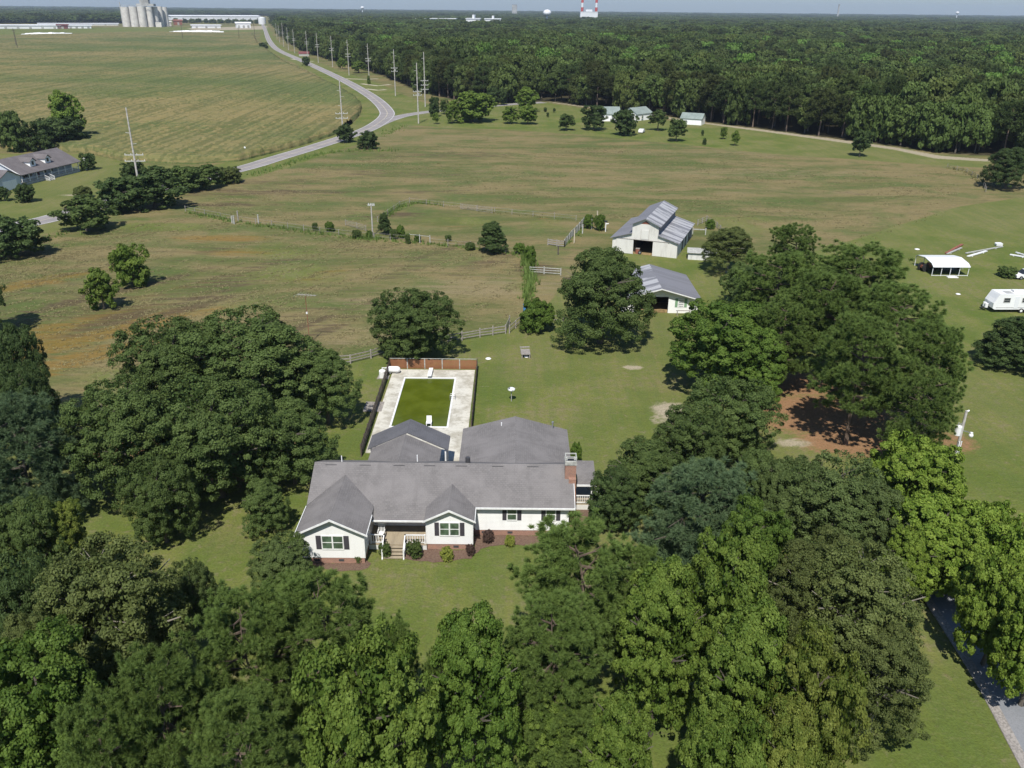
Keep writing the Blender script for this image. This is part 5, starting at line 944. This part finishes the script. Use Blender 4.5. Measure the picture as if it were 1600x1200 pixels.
def lamp_pole():
    x,y=g2(1484,748); Hh=topz(1506,641,x,y); o=thing('yard_light_pole','metal-lined yard pole with a white transformer and a lamp arm beside the pines','light pole',(x,y,0)); MB().tube((0,0,0),(0,0,Hh),.17,.12,10).build('pole','pole_wood',o)
    MB().tube((.2,-.1,.1),(.2,-.1,Hh-3.2),.05).tube((-.05,-.2,.1),(-.05,-.2,Hh-3.2),.06).build('conduit','white_metal',o); z=Hh-2.0
    t=MB().tube((-.42,-.1,z-.5),(-.42,-.1,z+.4),.3,n=12).ball((-.42,-.1,z+.4),.3,4,12,sz=.4).build('transformer','white_plastic',o); MB().tube((-.5,-.1,z+.45),(-.5,-.1,z+.8),.05).tube((-.3,-.1,z+.45),(-.3,-.1,z+.75),.05).build('bushing','weathered',t)
    l=MB().beam((.1,0,z-.1),(1.0,0,z-.35),.06,.06).build('lamp_arm','grey_metal',o); MB().ball((1.0,0,z-.6),.22,6,10).tube((1.,0,z-.5),(1.,0,z-.3),.15).build('lamp','white_plastic',l); MB().tube((0,0,Hh-.1),(.25,0,Hh+.05),.08).build('insulator','white_plastic',o)
lamp_pole()
def antenna():
    x,y=g2(484,537); Hh=topz(476,461,x,y); o=thing('antenna_mast','rusty mast with a fishbone television antenna above the grove','antenna',(x,y,0)); MB().tube((0,0,0),(0,0,Hh-.2),.045).build('mast','red_rust',o)
    m=MB(); m.beam((-1.2,.6,Hh-.1),(1.5,-.5,Hh+.1),.05,.05)
    for k in range(7): f=k/6; px,py=-1.2+2.7*f,.6-1.1*f; L=.9-.5*f; m.beam((px-L*.38,py-L*.92,Hh-.1+.2*f),(px+L*.38,py+L*.92,Hh-.1+.2*f),.022,.022)
    m.build('antenna','copper',o); MB().box(-.1,.1,-.1,.1,Hh*.62,Hh*.62+.25).build('junction_box','white_plastic',o)
antenna()
# ---------------------------------------------------------------- fences
FD={'weathered':'grey_wood'}
def rail_fence(pxs,lab,hgt=1.2,sp=2.6,nr=3,mat='grey_wood',name='rail_fence',pr=.08,rh=.12,zr=0.):
    P2=[Vector((*g2(*p),0)) for p in pxs]; o=thing(name,lab,'fence',P2[0]); b=P2[0]; pts=[]
    for a,c in zip(P2[:-1],P2[1:]):
        n=max(1,round((c-a).length/sp)); pts+= [a.lerp(c,i/n)-b for i in range(n)]
    pts.append(P2[-1]-b); rg=random.Random(len(pxs))
    for p in pts[:90]: h=hgt+rg.uniform(0,.2); MB().box(p.x-pr,p.x+pr,p.y-pr,p.y+pr,0,h).build('post',mat,o)
    for k in range(nr):
        z=hgt*(k+1)/nr-.1; m=MB()
        for a,c in zip(pts[:-1],pts[1:]): m.beam(a+Vector((0,0,z+rg.uniform(-.04,.04))),c+Vector((0,0,z+rg.uniform(-.04,.04))),.05,rh)
        m.build('rail',mat,o)
    return o
rail_fence([(520,570),(548,568),(580,560),(600,553)],'grey board fence between the grove and the round tree behind the pool'); rail_fence([(700,535),(722,532),(750,527),(790,521),(796,507)],'weathered board fence from the round tree toward the yard corner')
rail_fence([(796,521),(815,505),(850,503),(880,505)],'low board fence behind the light green small tree',nr=2)
rail_fence([(828,427),(850,428),(876,430)],'pale three-rail gate left of the big dark oak',mat='weathered',sp=3.2,rh=.12)
rail_fence([(882,386),(893,372),(905,360),(916,347)],'reddish plank corral fence left of the barn',mat='weathered',rh=.22,nr=4,hgt=1.5); rail_fence([(856,383),(870,385),(882,386)],'short grey plank fence joining the corral',nr=3,rh=.2)
rail_fence([(1090,352),(1104,346),(1120,356),(1135,372)],'wire and post fence right of the barn',mat='grey_wood',nr=3,rh=.05); rail_fence([(1082,366),(1102,367)],'pale log rail beside the barn',nr=1,mat='weathered',rh=.2)
rail_fence([(290,330),(320,336),(345,341),(372,346)],'thin wire fence at the left of the cross fence',nr=2,mat='grey_wood',pr=.05,rh=.03,sp=4); rail_fence([(372,346),(400,350),(450,357),(500,364),(560,371),(610,375),(640,377)],'long wire cross fence of pale posts through weeds',nr=2,mat='grey_wood',pr=.05,rh=.025,sp=4.5)
rail_fence([(672,381),(700,384),(735,388),(790,395),(822,398)],'wire fence of pale posts between the gate frame and the paddock corner',nr=2,mat='grey_wood',pr=.06,rh=.02,sp=4)
rail_fence([(590,347),(606,336),(625,323),(640,317),(720,326),(800,335),(900,345)],'dark wire fence around the back of the paddock',nr=2,mat='grey_wood',pr=.05,rh=.03,sp=4.5)
rail_fence([(640,378),(656,379.5),(672,381)],'pale gate frame on the pasture cross fence',nr=1,mat='weathered',hgt=1.6,sp=5,rh=.09); rail_fence([(540,352),(558,357),(572,361)],'pale tube gate left of the wooden pole',nr=4,mat='grey_wood',rh=.05,sp=4,pr=.05); rail_fence([(722,327),(745,330),(769,333)],'silver tube gate on the far side of the paddock',nr=4,mat='grey_wood',rh=.05,sp=5,pr=.05)
rail_fence([(1480,262),(1510,270),(1535,285),(1540,300)],'scrubby wire fence at the right field corner',nr=2,mat='grey_wood',pr=.05,rh=.03,sp=5)
for bx,by,h,mat,lab in((372.5,346,2.2,'grey_wood','tall pale post at the cross fence bend'),(363,349,1.5,'weathered','short pale post left of the bend post'),(366,350,1.7,'weathered','short pale post beside the bend post'),(932.5,352,3.,'line_yellow','tall yellowish post rising behind the feathery weeds'),(924,358,2.8,'weathered','pale slim post in the feathery weeds'),(897,380,2.6,'line_yellow','stout pale gate post by the big dark oak'),(872,398,1.6,'pole_dark','dark short post near the corral end'),(404,349,1.8,'weathered','pale post right of the bend post'),(910,365,1.8,'weathered','pale post between corral and oak')):
    x,y=g2(bx,by); o=thing('fence_post',lab,'post',(x,y,0)); MB().box(-.11,.11,-.11,.11,0,h).build('post_shaft',mat,o); MB().box(-.13,.13,-.13,.13,h,h+.06).build('post_cap',mat,o)
x,y=g2(946,362); o=thing('water_hydrant','white and black hydrant standpipe above the big dark oak','hydrant',(x,y,0)); MB().tube((0,0,0),(0,0,2.),.1).tube((0,0,1.6),(.6,0,1.7),.1).build('pipe','white_plastic',o); MB().box(-.3,.3,-.15,.15,2.,2.3).build('head','black_paint',o)
# ---------------------------------------------------------------- weeds along fences (uncountable)
def weeds(lines,lab,mat,dens,h,seed,wdt=1.2):
    rg=np.random.default_rng(seed); C=[]
    for pl_,k in lines:
        P2=[np.array(g2(*p)) for p in pl_]
        for a,b in zip(P2[:-1],P2[1:]):
            n=int(np.linalg.norm(b-a)*dens*k); f=rg.random(n); c=a+(b-a)*f[:,None]+rg.normal(0,wdt*.5,(n,2)); hh=h*k*rg.uniform(.4,1.2,n)*(.6+.4*np.sin(f*37+a[0])); C.append(np.column_stack([c,hh]))
    C=np.vstack(C); n=len(C); m=7; k=np.repeat(np.arange(n),m); a=rg.uniform(0,6.28,n*m); ln=rg.uniform(.1,.5,n*m)*C[k,2]; b=np.column_stack([C[k,:2]+rg.normal(0,.12,(n*m,2)),np.zeros(n*m)])
    tip=b+np.column_stack([np.cos(a)*ln,np.sin(a)*ln,C[k,2]*rg.uniform(.6,1.,n*m)]); s=np.column_stack([-np.sin(a),np.cos(a),np.zeros(n*m)])*.06
    V=np.stack([b-s,b+s,tip],1).reshape(-1,3); v=rg.random(n*m); me=npmesh('weeds',V,np.arange(3*n*m).reshape(-1,3),{'v':np.repeat(v,3)},mat=mat); tag(link('weeds',me),lab,'weeds',kind='stuff')
weeds([([(290,332),(345,343),(372,348)],.9),([(372,348),(450,359),(500,366),(560,372),(640,379),(735,388),(822,400)],.8),([(600,340),(625,324),(650,317),(690,321)],1.),([(820,400),(826,420),(828,440),(825,470)],1.6),([(560,372),(590,374)],1.3),([(915,347),(905,362),(885,385)],.6)],'tall green weeds growing along the pasture cross fence','l_weed',7,1.4,4)
weeds([([(400,250+25),(430,262),(470,250),(505,240),(540,236),(580,236),(612,236)],1.),([(595,212),(622,200),(630,196)],.7),([(60,378),(100,366),(140,352)],.8)],'tall green verge weeds between the near road and the pasture','l_weed',5,1.5,6,2.5)
weeds([([(690,321),(780,333),(900,345)],.5),([(1480,262),(1510,268),(1540,290)],1.),([(1300,395),(1350,375),(1400,352),(1480,330)],.35),([(300,335),(360,345)],.6)],'dry straggly weeds along the paddock and right field edges','l_weeddry',4,1.1,9,2.)
def mown():
    # mown hay residue: low tufts raked into windrows over the near pasture, looser over the far one
    rg=np.random.default_rng(21); C=[]
    NEARP=G([(-200,560),(-200,410),(60,385),(180,352),(300,338),(400,353),(560,372),(700,386),(820,402),(820,440),(815,500),(700,530),(560,560),(420,600),(300,620),(60,640)]); FARP=G([(300,325),(380,275),(620,236),(760,212),(1050,232),(1350,252),(1500,268),(1500,312),(1300,375),(1100,340),(900,345),(640,315),(560,365),(400,345)])
    for poly,nseg,ang,L0,L1,k,keepf in((NEARP,2600,R_(60),3,12,26,1.),(FARP,2600,R_(8),4,16,14,1.)):
        P2=np.array(poly); x0,y0=P2.min(0);x1,y1=P2.max(0); y0=max(y0,95)
        sx=rg.uniform(x0,x1,nseg);sy=rg.uniform(y0,y1,nseg); dens=.5+.5*np.sin(sx*.09+sy*.021)*np.cos(sy*.07-sx*.03); kp=rg.random(nseg)<np.clip(dens,.12,1); sx,sy=sx[kp],sy[kp]; a=ang+.15*np.sin(sx*.03)+rg.normal(0,.05,len(sx)); L=rg.uniform(L0,L1,len(sx))
        f=rg.uniform(-.5,.5,(len(sx),k)); X=(sx[:,None]+np.cos(a)[:,None]*L[:,None]*f+rg.normal(0,.28,f.shape)).ravel(); Y=(sy[:,None]+np.sin(a)[:,None]*L[:,None]*f+rg.normal(0,.28,f.shape)).ravel()
        ok=poly_sd(X,Y,poly)>.5; C.append(np.stack([X[ok],Y[ok],np.full(ok.sum(),1. if poly is NEARP else 1.25)],1))
    C=np.vstack(C); n=len(C); print('tufts',n); half=rg.random(n)<.62
    for sel,mat,lab in((half,'l_hay','pale dry grass left in mown streaks across the pastures'),(~half,'l_hayd','brown dead grass lying in streaks across the pastures')):
        D=C[sel]; m=5; k=np.repeat(np.arange(len(D)),m); a=rg.uniform(0,6.28,len(k)); sc=D[k,2]; b=np.column_stack([D[k,:2]+rg.normal(0,.10,(len(k),2)),np.zeros(len(k))]); ln=rg.uniform(.10,.26,len(k))*sc
        tip=b+np.column_stack([np.cos(a)*ln,np.sin(a)*ln,rg.uniform(.03,.12,len(k))*sc]); w_=np.column_stack([-np.sin(a),np.cos(a),np.zeros(len(k))])*(.045*sc)[:,None]
        V=np.stack([b-w_,b+w_,tip],1).reshape(-1,3); v=rg.random(len(k)); tag(link('mown_grass',npmesh('mown_grass',V,np.arange(3*len(k)).reshape(-1,3),{'v':np.repeat(v,3)},mat=mat)),lab,'grass',kind='stuff')
leafmat('l_hay',(.135,.122,.050),(.225,.192,.098),.1,.1); leafmat('l_hayd',(.065,.055,.026),(.115,.095,.048),.1,.1)
mown()
# ---------------------------------------------------------------- yard things
x,y=g2(799,627); o=thing('satellite_dish','pale bird bath-like dish on a thin post in the back yard','dish',(x,y,0)); MB().tube((0,0,0),(0,0,1.3),.05).build('post','weathered',o)
m=MB(); m.ball((0,0,1.55),.45,5,12,sz=.45); m.tube((0,-.1,1.5),(.15,-.55,1.7),.03); m.build('dish','white_metal',o,False); MB().ball((-.25,-.2,1.75),.13,4,8).build('receiver','grey_metal',o)
x,y=g2(821,556); o=thing('wooden_bench','small grey slatted wooden bench table in the back yard','bench',(x,y,0),.05)
for k in range(6): MB().box(-.6,.6,-1.+.33*k,-.72+.33*k,.55,.62).build('slat','grey_wood',o)
for a,b in((-.5,-.9),(.5,-.9),(-.5,.85),(.5,.85)): MB().box(a-.06,a+.06,b-.06,b+.06,0,.55).build('leg','grey_wood',o)
MB().beam((-.7,1.1,.8),(.6,1.2,.8),.3,.06).box(-.6,-.5,1.0,1.1,0,.8).build('back_shelf','grey_wood',o)
for px,py,lab,s in((822.5,558,'white slab at the foot of the grey bench',.35),(763,561,'white flat stone on the yard grass behind the pool',.4),(1542-45,460,'small white scrap on the mown right field',.4),(1433,390,'white litter at the edge of the right field',.5)):
    x,y=g2(px,py); o=MB((0,0,0)); o.ball((0,0,.06),s,4,7,sz=.3); q=o.build('pale_stone','white_plastic'); q.location=(x,y,0); tag(q,lab,'stone')
x,y=g2(822,489); o=thing('water_trough','blue water drum half hidden behind the light green small tree','drum',(x,y+1,0)); MB().tube((0,0,0),(0,0,1.),.45,n=12).build('drum_body','blue_plastic',o); MB().tube((0,0,1.),(0,0,1.05),.48,n=12).build('rim','blue_plastic',o)
# carport
def carport():
    x,y=g2(1455.5,431); O=(0,0,0); o=thing('carport','open metal carport with a white roof on thin legs in the right field','carport',(x,y,0),.02); L=6.3;W=6.6
    m=MB(); m.slab([(-.1,-.25,1.65),(L+.1,-.25,1.65),(L+.1,.6,2.1),(-.1,.6,2.1)],.06); m.slab([(-.1,.603,2.1),(L+.1,.603,2.1),(L+.1,W/2,2.45),(-.1,W/2,2.45)],.06); m.slab([(-.1,W/2+.003,2.45),(L+.1,W/2+.003,2.45),(L+.1,W-.6,2.1),(-.1,W-.6,2.1)],.06); m.slab([(-.1,W-.597,2.1),(L+.1,W-.597,2.1),(L+.1,W+.2,1.7),(-.1,W+.2,1.7)],.06); m.build('roof','white_metal',o)
    for i in range(5):
        for yy in(0,W): MB().box(i*L/4-.04,i*L/4+.04,yy-.04,yy+.04,0,1.7).build('leg','white_metal',o)
        MB().beam((i*L/4,0,1.6),(i*L/4,W/2,2.3),.05,.05).beam((i*L/4,W/2,2.3),(i*L/4,W,1.6),.05,.05).build('truss','grey_metal',o)
    MB().beam((0,0,.08),(L,0,.08),.07,.07).beam((0,W,.08),(L,W,.08),.07,.07).build('base_rail','white_metal',o)
    t=thing('tractor','dark red tractor parked in the shade under the carport','tractor',(x+.6,y+3.4,0),.3)
    MB().prism([(-1.2,.6),(1.4,.6),(1.5,1.3),(.2,1.4),(-.1,1.0),(-1.2,1.0)],'y',-.35,.35).build('body','red_rust',t)
    for a,r_ in((-.8,.7),(1.1,.4)):
        for s in(-1,1): MB().tube((a,s*.55-.15,r_),(a,s*.55+.15,r_),r_,n=14).build('wheel','tyre',t)
    MB().box(-.9,-.4,-.25,.25,1.0,1.1).beam((-.85,0,1.1),(-.95,0,1.5),.4,.06).build('seat','black_paint',t); MB().tube((0,0,1.3),(-.15,0,1.6),.03).build('steering_column','black_paint',t)
    t=thing('utility_trailer','low dark trailer with boxes under the carport','trailer',(x+4.0,y+2.8,0),.05); MB().box(-1.7,1.7,-.9,.9,.45,.6).box(-1.7,-1.64,-.9,.9,.6,.95).box(1.64,1.7,-.9,.9,.6,.95).build('bed','black_paint',t); MB().beam((1.7,0,.5),(2.9,0,.45),.1,.1).build('tongue','grey_metal',t)
    for s in(-1,1): MB().tube((0,s*1.0-.1,.33),(0,s*1.0+.1,.33),.33,n=12).build('wheel','tyre',t)
carport()
def camper():
    x,y=g2(1549,489); o=thing('camper_trailer','white camper trailer with slanted front standing in the right field','camper',(x,y,0),.03); L=8.2;W=2.5; zb=.55;zt=3.0
    MB().prism([(.0,zb+.2),(.35,zb),(L,zb),(L,zt),(.75,zt),(.0,zb+1.0)],'y',0,W).build('body','white_plastic',o)
    MB().box(.5,L-.1,-.012,-.002,zb+.25,zb+.34).build('stripe','far_grey',o); MB().prism([(.12,zb+1.15),(.66,zt-.2),(.63,zt-.2),(.09,zb+1.15)],'y',.25,W-.25).build('front_cap','far_white',o)
    for a,w_ in((1.5,.9),(4.35,1.4)): window((0,0,0),o,a+w_/2,0,1.75,w_,.6,1,shut=None,mat='far_grey',pane='dark_glass')
    MB().box(3.2,3.85,-.03,-.003,.7,2.6).build('door','far_white',o)
    MB().box(3.2,4.2,.8,1.6,zt,zt+.3).build('air_conditioner','white_paint',o); MB().box(1.8,3.0,.3,1.7,zt+.003,zt+.012).build('roof_patch','far_grey',o); MB().box(5,5.5,.9,1.4,zt,zt+.12).build('roof_hatch','white_paint',o)
    for a in(4.5,5.3):
        for yy in(.05,W-.05): wh=MB().tube((a,yy-.12,.36),(a,yy+.12,.36),.36,n=14).build('wheel','tyre',o); MB().tube((a,yy-.14,.36),(a,yy-.12,.36),.2,n=10).build('rim','white_paint',wh)
    MB().beam((0,W*.35,.5),(-1.3,W/2,.5),.08,.1).beam((0,W*.65,.5),(-1.3,W/2,.5),.08,.1).build('hitch','black_paint',o); MB().tube((-.45,W/2-.25,.6),(-.45,W/2-.25,1.25),.25,n=10).tube((-.45,W/2+.27,.6),(-.45,W/2+.27,1.25),.25,n=10).build('gas_bottle','white_plastic',o)
camper()
def car():
    x,y=g2(1591,437); o=thing('parked_car','old white car at the right edge beside a small shrub','car',(x+1.7,y+.9,0),math.pi+.08)
    MB().prism([(-2.2,.35),(2.2,.35),(2.25,.8),(1.3,.95),(-1.5,1.0),(-2.25,.9)],'y',-.88,.88).build('body','white_plastic',o); MB().prism([(-1.5,1.003),(1.2,.953),(.5,1.45),(-.95,1.48)],'y',-.78,.78).build('cabin','dark_glass',o); MB().box(-.95,.48,-.72,.72,1.485,1.53).build('roof_panel','white_plastic',o)
    for a in(-1.35,1.4):
        for s in(-1,1): w_=MB().tube((a,s*.85-.1,.33),(a,s*.85+.1,.33),.33,n=12).build('wheel','tyre',o); MB().tube((a,s*.96-.01,.33),(a,s*.96+.01,.33),.18,n=10).build('rim','grey_metal',w_)
    for s in(-1,1): MB().box(2.24,2.3,s*.65-.15,s*.65+.15,.6,.75).build('headlight','grey_metal',o)
car()
for i,(a,b,w_,mat,lab) in enumerate([((1478,397),(1503,383),.5,'red_rust','rusty red beam lying behind the carport'),((1480,398),(1502,388.5),.35,'weathered','pale pole lying beside the rusty red beam'),((1509,397),(1566,386.5),.35,'weathered','long pale pole on the grass right of the carport'),((1512,402),(1541,393.5),.45,'white_plastic','short white plank below the long pale pole'),((1578,399),(1602,403),.5,'white_plastic','white plank at the right edge above the white car'),((1587,395.5),(1603,400.5),.3,'white_plastic','thin white plank behind the one above the white car')]):
    p=g2(*a);q=g2(*b); m=MB((*p,0)); m.beam((*p,.18),(*q,.18),w_,.16); 
    for f in(.2,.8): x=p[0]+(q[0]-p[0])*f;y=p[1]+(q[1]-p[1])*f; m.box(x-.12,x+.12,y-.3,y+.3,.0,.1)
    o=m.build('plank' if 'plank' in lab else 'beam',mat); o.location=(*p,0); tag(o,lab,'timber')
x,y=g2(1560,384); o=MB().box(-.6,.6,-.4,.4,.1,.45).prism([(-.65,.45),(.65,.45),(.5,.6),(-.5,.6)],'y',-.43,.43).build('crate','white_plastic'); o.location=(x,y,0); tag(o,'white box at the far end of the long pale pole','box')
x,y=g2(1488,433.5); o=MB().box(-.9,.9,-.35,.35,.0,.12).box(-.6,.5,-.2,.3,.12,.2).build('door_panel','white_plastic'); o.location=(x,y,0); tag(o,'white panel lying on the grass in front of the carport','panel')
# ---------------------------------------------------------------- far industry
def cyl(name,x,y,r,h,mat,par,z0=0,n=20): return MB().tube((x,y,z0),(x,y,z0+h),r,r,n).build(name,mat,par,False)
def silos():
    cx,cy=g2(218,42); sc=cy/F*1.0; o=thing('grain_elevator','cluster of tall pale concrete grain silos with a grey head house','silo',(cx,cy,0),0); k=depth(cx,cy,0)/F
    Hs=38
    for i,(a,b) in enumerate([(-25,0),(-8,0),(9,0),(22,8),(28,22),(32,38),(36,54),(-16,26),(3,28)]): cyl('silo',a,b,(7.9,7.9,7.9,6.2,6,6,6,7.5,7.5)[i],Hs+(i%3)*.5,'concrete_silo',o)
    m=MB(); m.box(-2,34,4,16,Hs+1.5,Hs+6); m.box(6,24,4,14,Hs+6,Hs+22); m.build('head_house','far_grey',o); m=MB()
    for a in range(-32,32,5): m.beam((a,-4,Hs+1.2),(a,-4,Hs+3),.4,.4)
    m.beam((-33,-4,Hs+3),(32,-4,Hs+3),.5,.5); m.beam((-34.5,2,0),(-34.5,2,Hs+9),1.4,1.4); m.build('conveyor','far_grey',o); m=MB()
    m.box(34,46,0,14,0,9); m.build('annex','concrete_silo',o)
silos()
def longshed(px0,px1,py,h,dep_,mat,lab,roofm=None,name='warehouse',n=8):
    a=g2(px0,py);b=g2(px1,py); L=math.dist(a,b); ang=math.atan2(b[1]-a[1],b[0]-a[0]); o=thing(name,lab,'warehouse',(*a,0),ang)
    m=MB(); m.prism([(0,0),(dep_,0),(dep_,h),(dep_/2,h*1.25),(0,h)],'x',0,L); m.build('wall',mat,o); m=MB(); m.slab([(-2,-1,h*1.0+.3),(L+2,-1,h+.3),(L+2,dep_/2,h*1.27+.3),(-2,dep_/2,h*1.27+.3)],.3); m.slab([(L+2,dep_+1,h+.3),(-2,dep_+1,h+.3),(-2,dep_/2+.01,h*1.27+.3),(L+2,dep_/2+.01,h*1.27+.3)],.3); m.build('roof',roofm or mat,o)
    for i in range(n): x=L*(i+.5)/n; MB().box(x-2,x+2,-.3,-.05,0,h*.6).build('loading_door','far_grey',o)
    return o
longshed(-60,95,45,5.5,25,'far_white','very long low white shed in front of the far left woods'); longshed(90,106,45,5.8,20,'maroon','dark red shed joining the long white sheds',n=1); longshed(106,143,44.5,5,25,'far_white','white shed right of the dark red one',n=4)
longshed(60,185,39.5,3.2,30,'far_white','thin pale shed roofline behind the long white shed',roofm='far_white',n=3)
longshed(268,408,31.5,11,60,'far_white','long white warehouse beyond the tree row right of the silos',n=12); longshed(300,345,44,5,16,'far_white','low pale yard building by the grain office',n=3); longshed(370,392,44,9,16,'far_white','white boxy building with dark openings near the far road',n=3)
longshed(273,285,39,9,18,'red_rust','small red-roofed building beside the silos',n=1); longshed(246,268,41,8,18,'concrete_silo','grey building at the right foot of the silos',n=2)
for a in[(32,118,55,'left'),(265,350,51,'right')]:
    p=g2(a[0],a[2]);q=g2(a[1],a[2]); o=thing('plastic_sheeting','long white plastic-covered heap on the far edge of the corn field, '+a[3]+' of the two','sheeting',(*p,0)); L=math.dist(p,q); ang=math.atan2(q[1]-p[1],q[0]-p[0]); o.rotation_euler=(0,0,ang); rg=random.Random(3); m=MB()
    n=14
    for i in range(n): x0=L*i/n;x1=L*(i+1)/n; h=3.0*math.sin(math.pi*(i+.5)/n)**.4+rg.uniform(0,.8); m.prism([(0,0),(22,0),(18,h),(5,h)],'x',x0,x1-.05)
    m.build('cover','white_plastic',o)
x,y=g2(410,38); o=thing('storage_silo','stout white round tank at the far end of the road','tank',(x,y,0)); cyl('tank',0,0,9,15,'far_white',o,n=20); MB().tube((0,0,15),(0,0,17),9,1,20).build('roof','far_white',o)
def tower(px,py,dist,ball,lab,top):
    d=ray(px,py); t=dist/math.hypot(d[0],d[1]); x,y,z=d[0]*t,d[1]*t,H+d[2]*t; o=thing('water_tower',lab,'water tower',(x,y,0)); MB().ball((0,0,z),ball,8,16,sz=.75).build('tank','far_white',o,True); MB().tube((0,0,0),(0,0,z-ball*.5),ball*.22,n=10).build('stem','far_white',o)
tower(855,20,2600,11.5,'round white water tower just above the far tree line',0); tower(566,12,5200,10,'tiny far water tower on the horizon left of centre',0); tower(1496,20,5500,9,'tiny white water tower on the horizon at the right',0)
def stack(px,py,dist,lab):
    d=ray(px,py); t=dist/math.hypot(d[0],d[1]); x,y=d[0]*t,d[1]*t; o=thing('smokestack',lab,'smokestack',(x,y,0)); 
    for k in range(8): MB().tube((0,0,16*k),(0,0,16*k+16),5.6-.2*k,5.4-.2*k,14).build('red_band' if k%2==0 else 'white_band','red_paint' if k%2==0 else 'far_white',o)
stack(909.5,19,3600,'left red and white banded smokestack on the horizon'); stack(931.5,19,3600,'right red and white banded smokestack on the horizon')
def box_at(px0,px1,pt,pb,dist,dp,mat,lab,name='factory',cat='factory',extra=None):
    d=ray((px0+px1)/2,pb); t=dist/math.hypot(d[0],d[1]); x,y=d[0]*t,d[1]*t; k=depth(x,y,20)/F; w_=(px1-px0)*k; zt=H-(pt-13-.0096*((px0+px1)/2-800))*k; o=thing(name,lab,cat,(x,y,0)); MB().box(-w_/2,w_/2,0,dp,0,zt).build('wall',mat,o)
    MB().box(-w_/2-1,w_/2+1,-1,dp+1,zt,zt+1).build('roof',mat,o)
    for e in(extra or[]): MB().box(e[0]*k,e[1]*k,2,dp-2,zt+1,zt+1+e[2]*k).build('tower','far_white',o)
    return o
box_at(907,934,18,20,3500,40,'far_white','white power house between the two banded smokestacks',extra=[(-5,5,3)])
box_at(728,750,28,32,1900,60,'far_white','white mill with a square tower left of the other mill',extra=[(-1.2,2,5)]); box_at(757,782,28.5,32,1900,60,'far_white','white mill with a square tower in the far woods, right of its twin',extra=[(-1,2,4)]); box_at(650,665,28,30,2000,40,'far_white','low white roof in the far woods, leftmost'); box_at(672,712,28,30,2000,50,'far_white','long low white roof in the far woods left of the mills')
box_at(800,808,8,13,5200,40,'far_grey','grey square tower block on the horizon right of the mills'); box_at(1309,1311,8,18,5200,4,'far_grey','thin mast on the horizon above the right woods',name='radio_mast',cat='mast')
# trees around the far yards
for i,(px,py,r) in enumerate([(275,33,4),(290,34.5,5),(300,34.5,5),(310,34,6),(322,34.5,5),(333,35,6),(345,35,6),(357,35,6),(368,35,6),(380,35.5,6),(391,35.5,5),(401,35.5,4)]):
    x,y=g2(px,py+1.5); o=thing('broadleaf_tree','dark tree in the row before the long white warehouse','tree',(x,y,0),i*1.3,'tree row before the far white warehouse'); c=link('crown',FC[i%3],o); c.scale=(r*1.9,r*1.9,10); t=link('trunk',TF[0],o); t.scale=(3,3,9)
# ---------------------------------------------------------------- air
def haze():
    m=bpy.data.materials.new('haze'); m.use_nodes=True; t=m.node_tree; t.nodes.clear(); o=t.nodes.new('ShaderNodeOutputMaterial'); v=t.nodes.new('ShaderNodeVolumePrincipled'); v.inputs['Color'].default_value=(.72,.84,1,1); v.inputs['Density'].default_value=HAZE; v.inputs['Anisotropy'].default_value=.1
    t.links.new(v.outputs[0],o.inputs['Volume']); MATS['haze']=m; b=MB(); b.box(-17000,17000,-400,16300,-1.5,160); h=b.build('haze','haze'); tag(h,kind='stuff')
HAZE=.00007
haze()
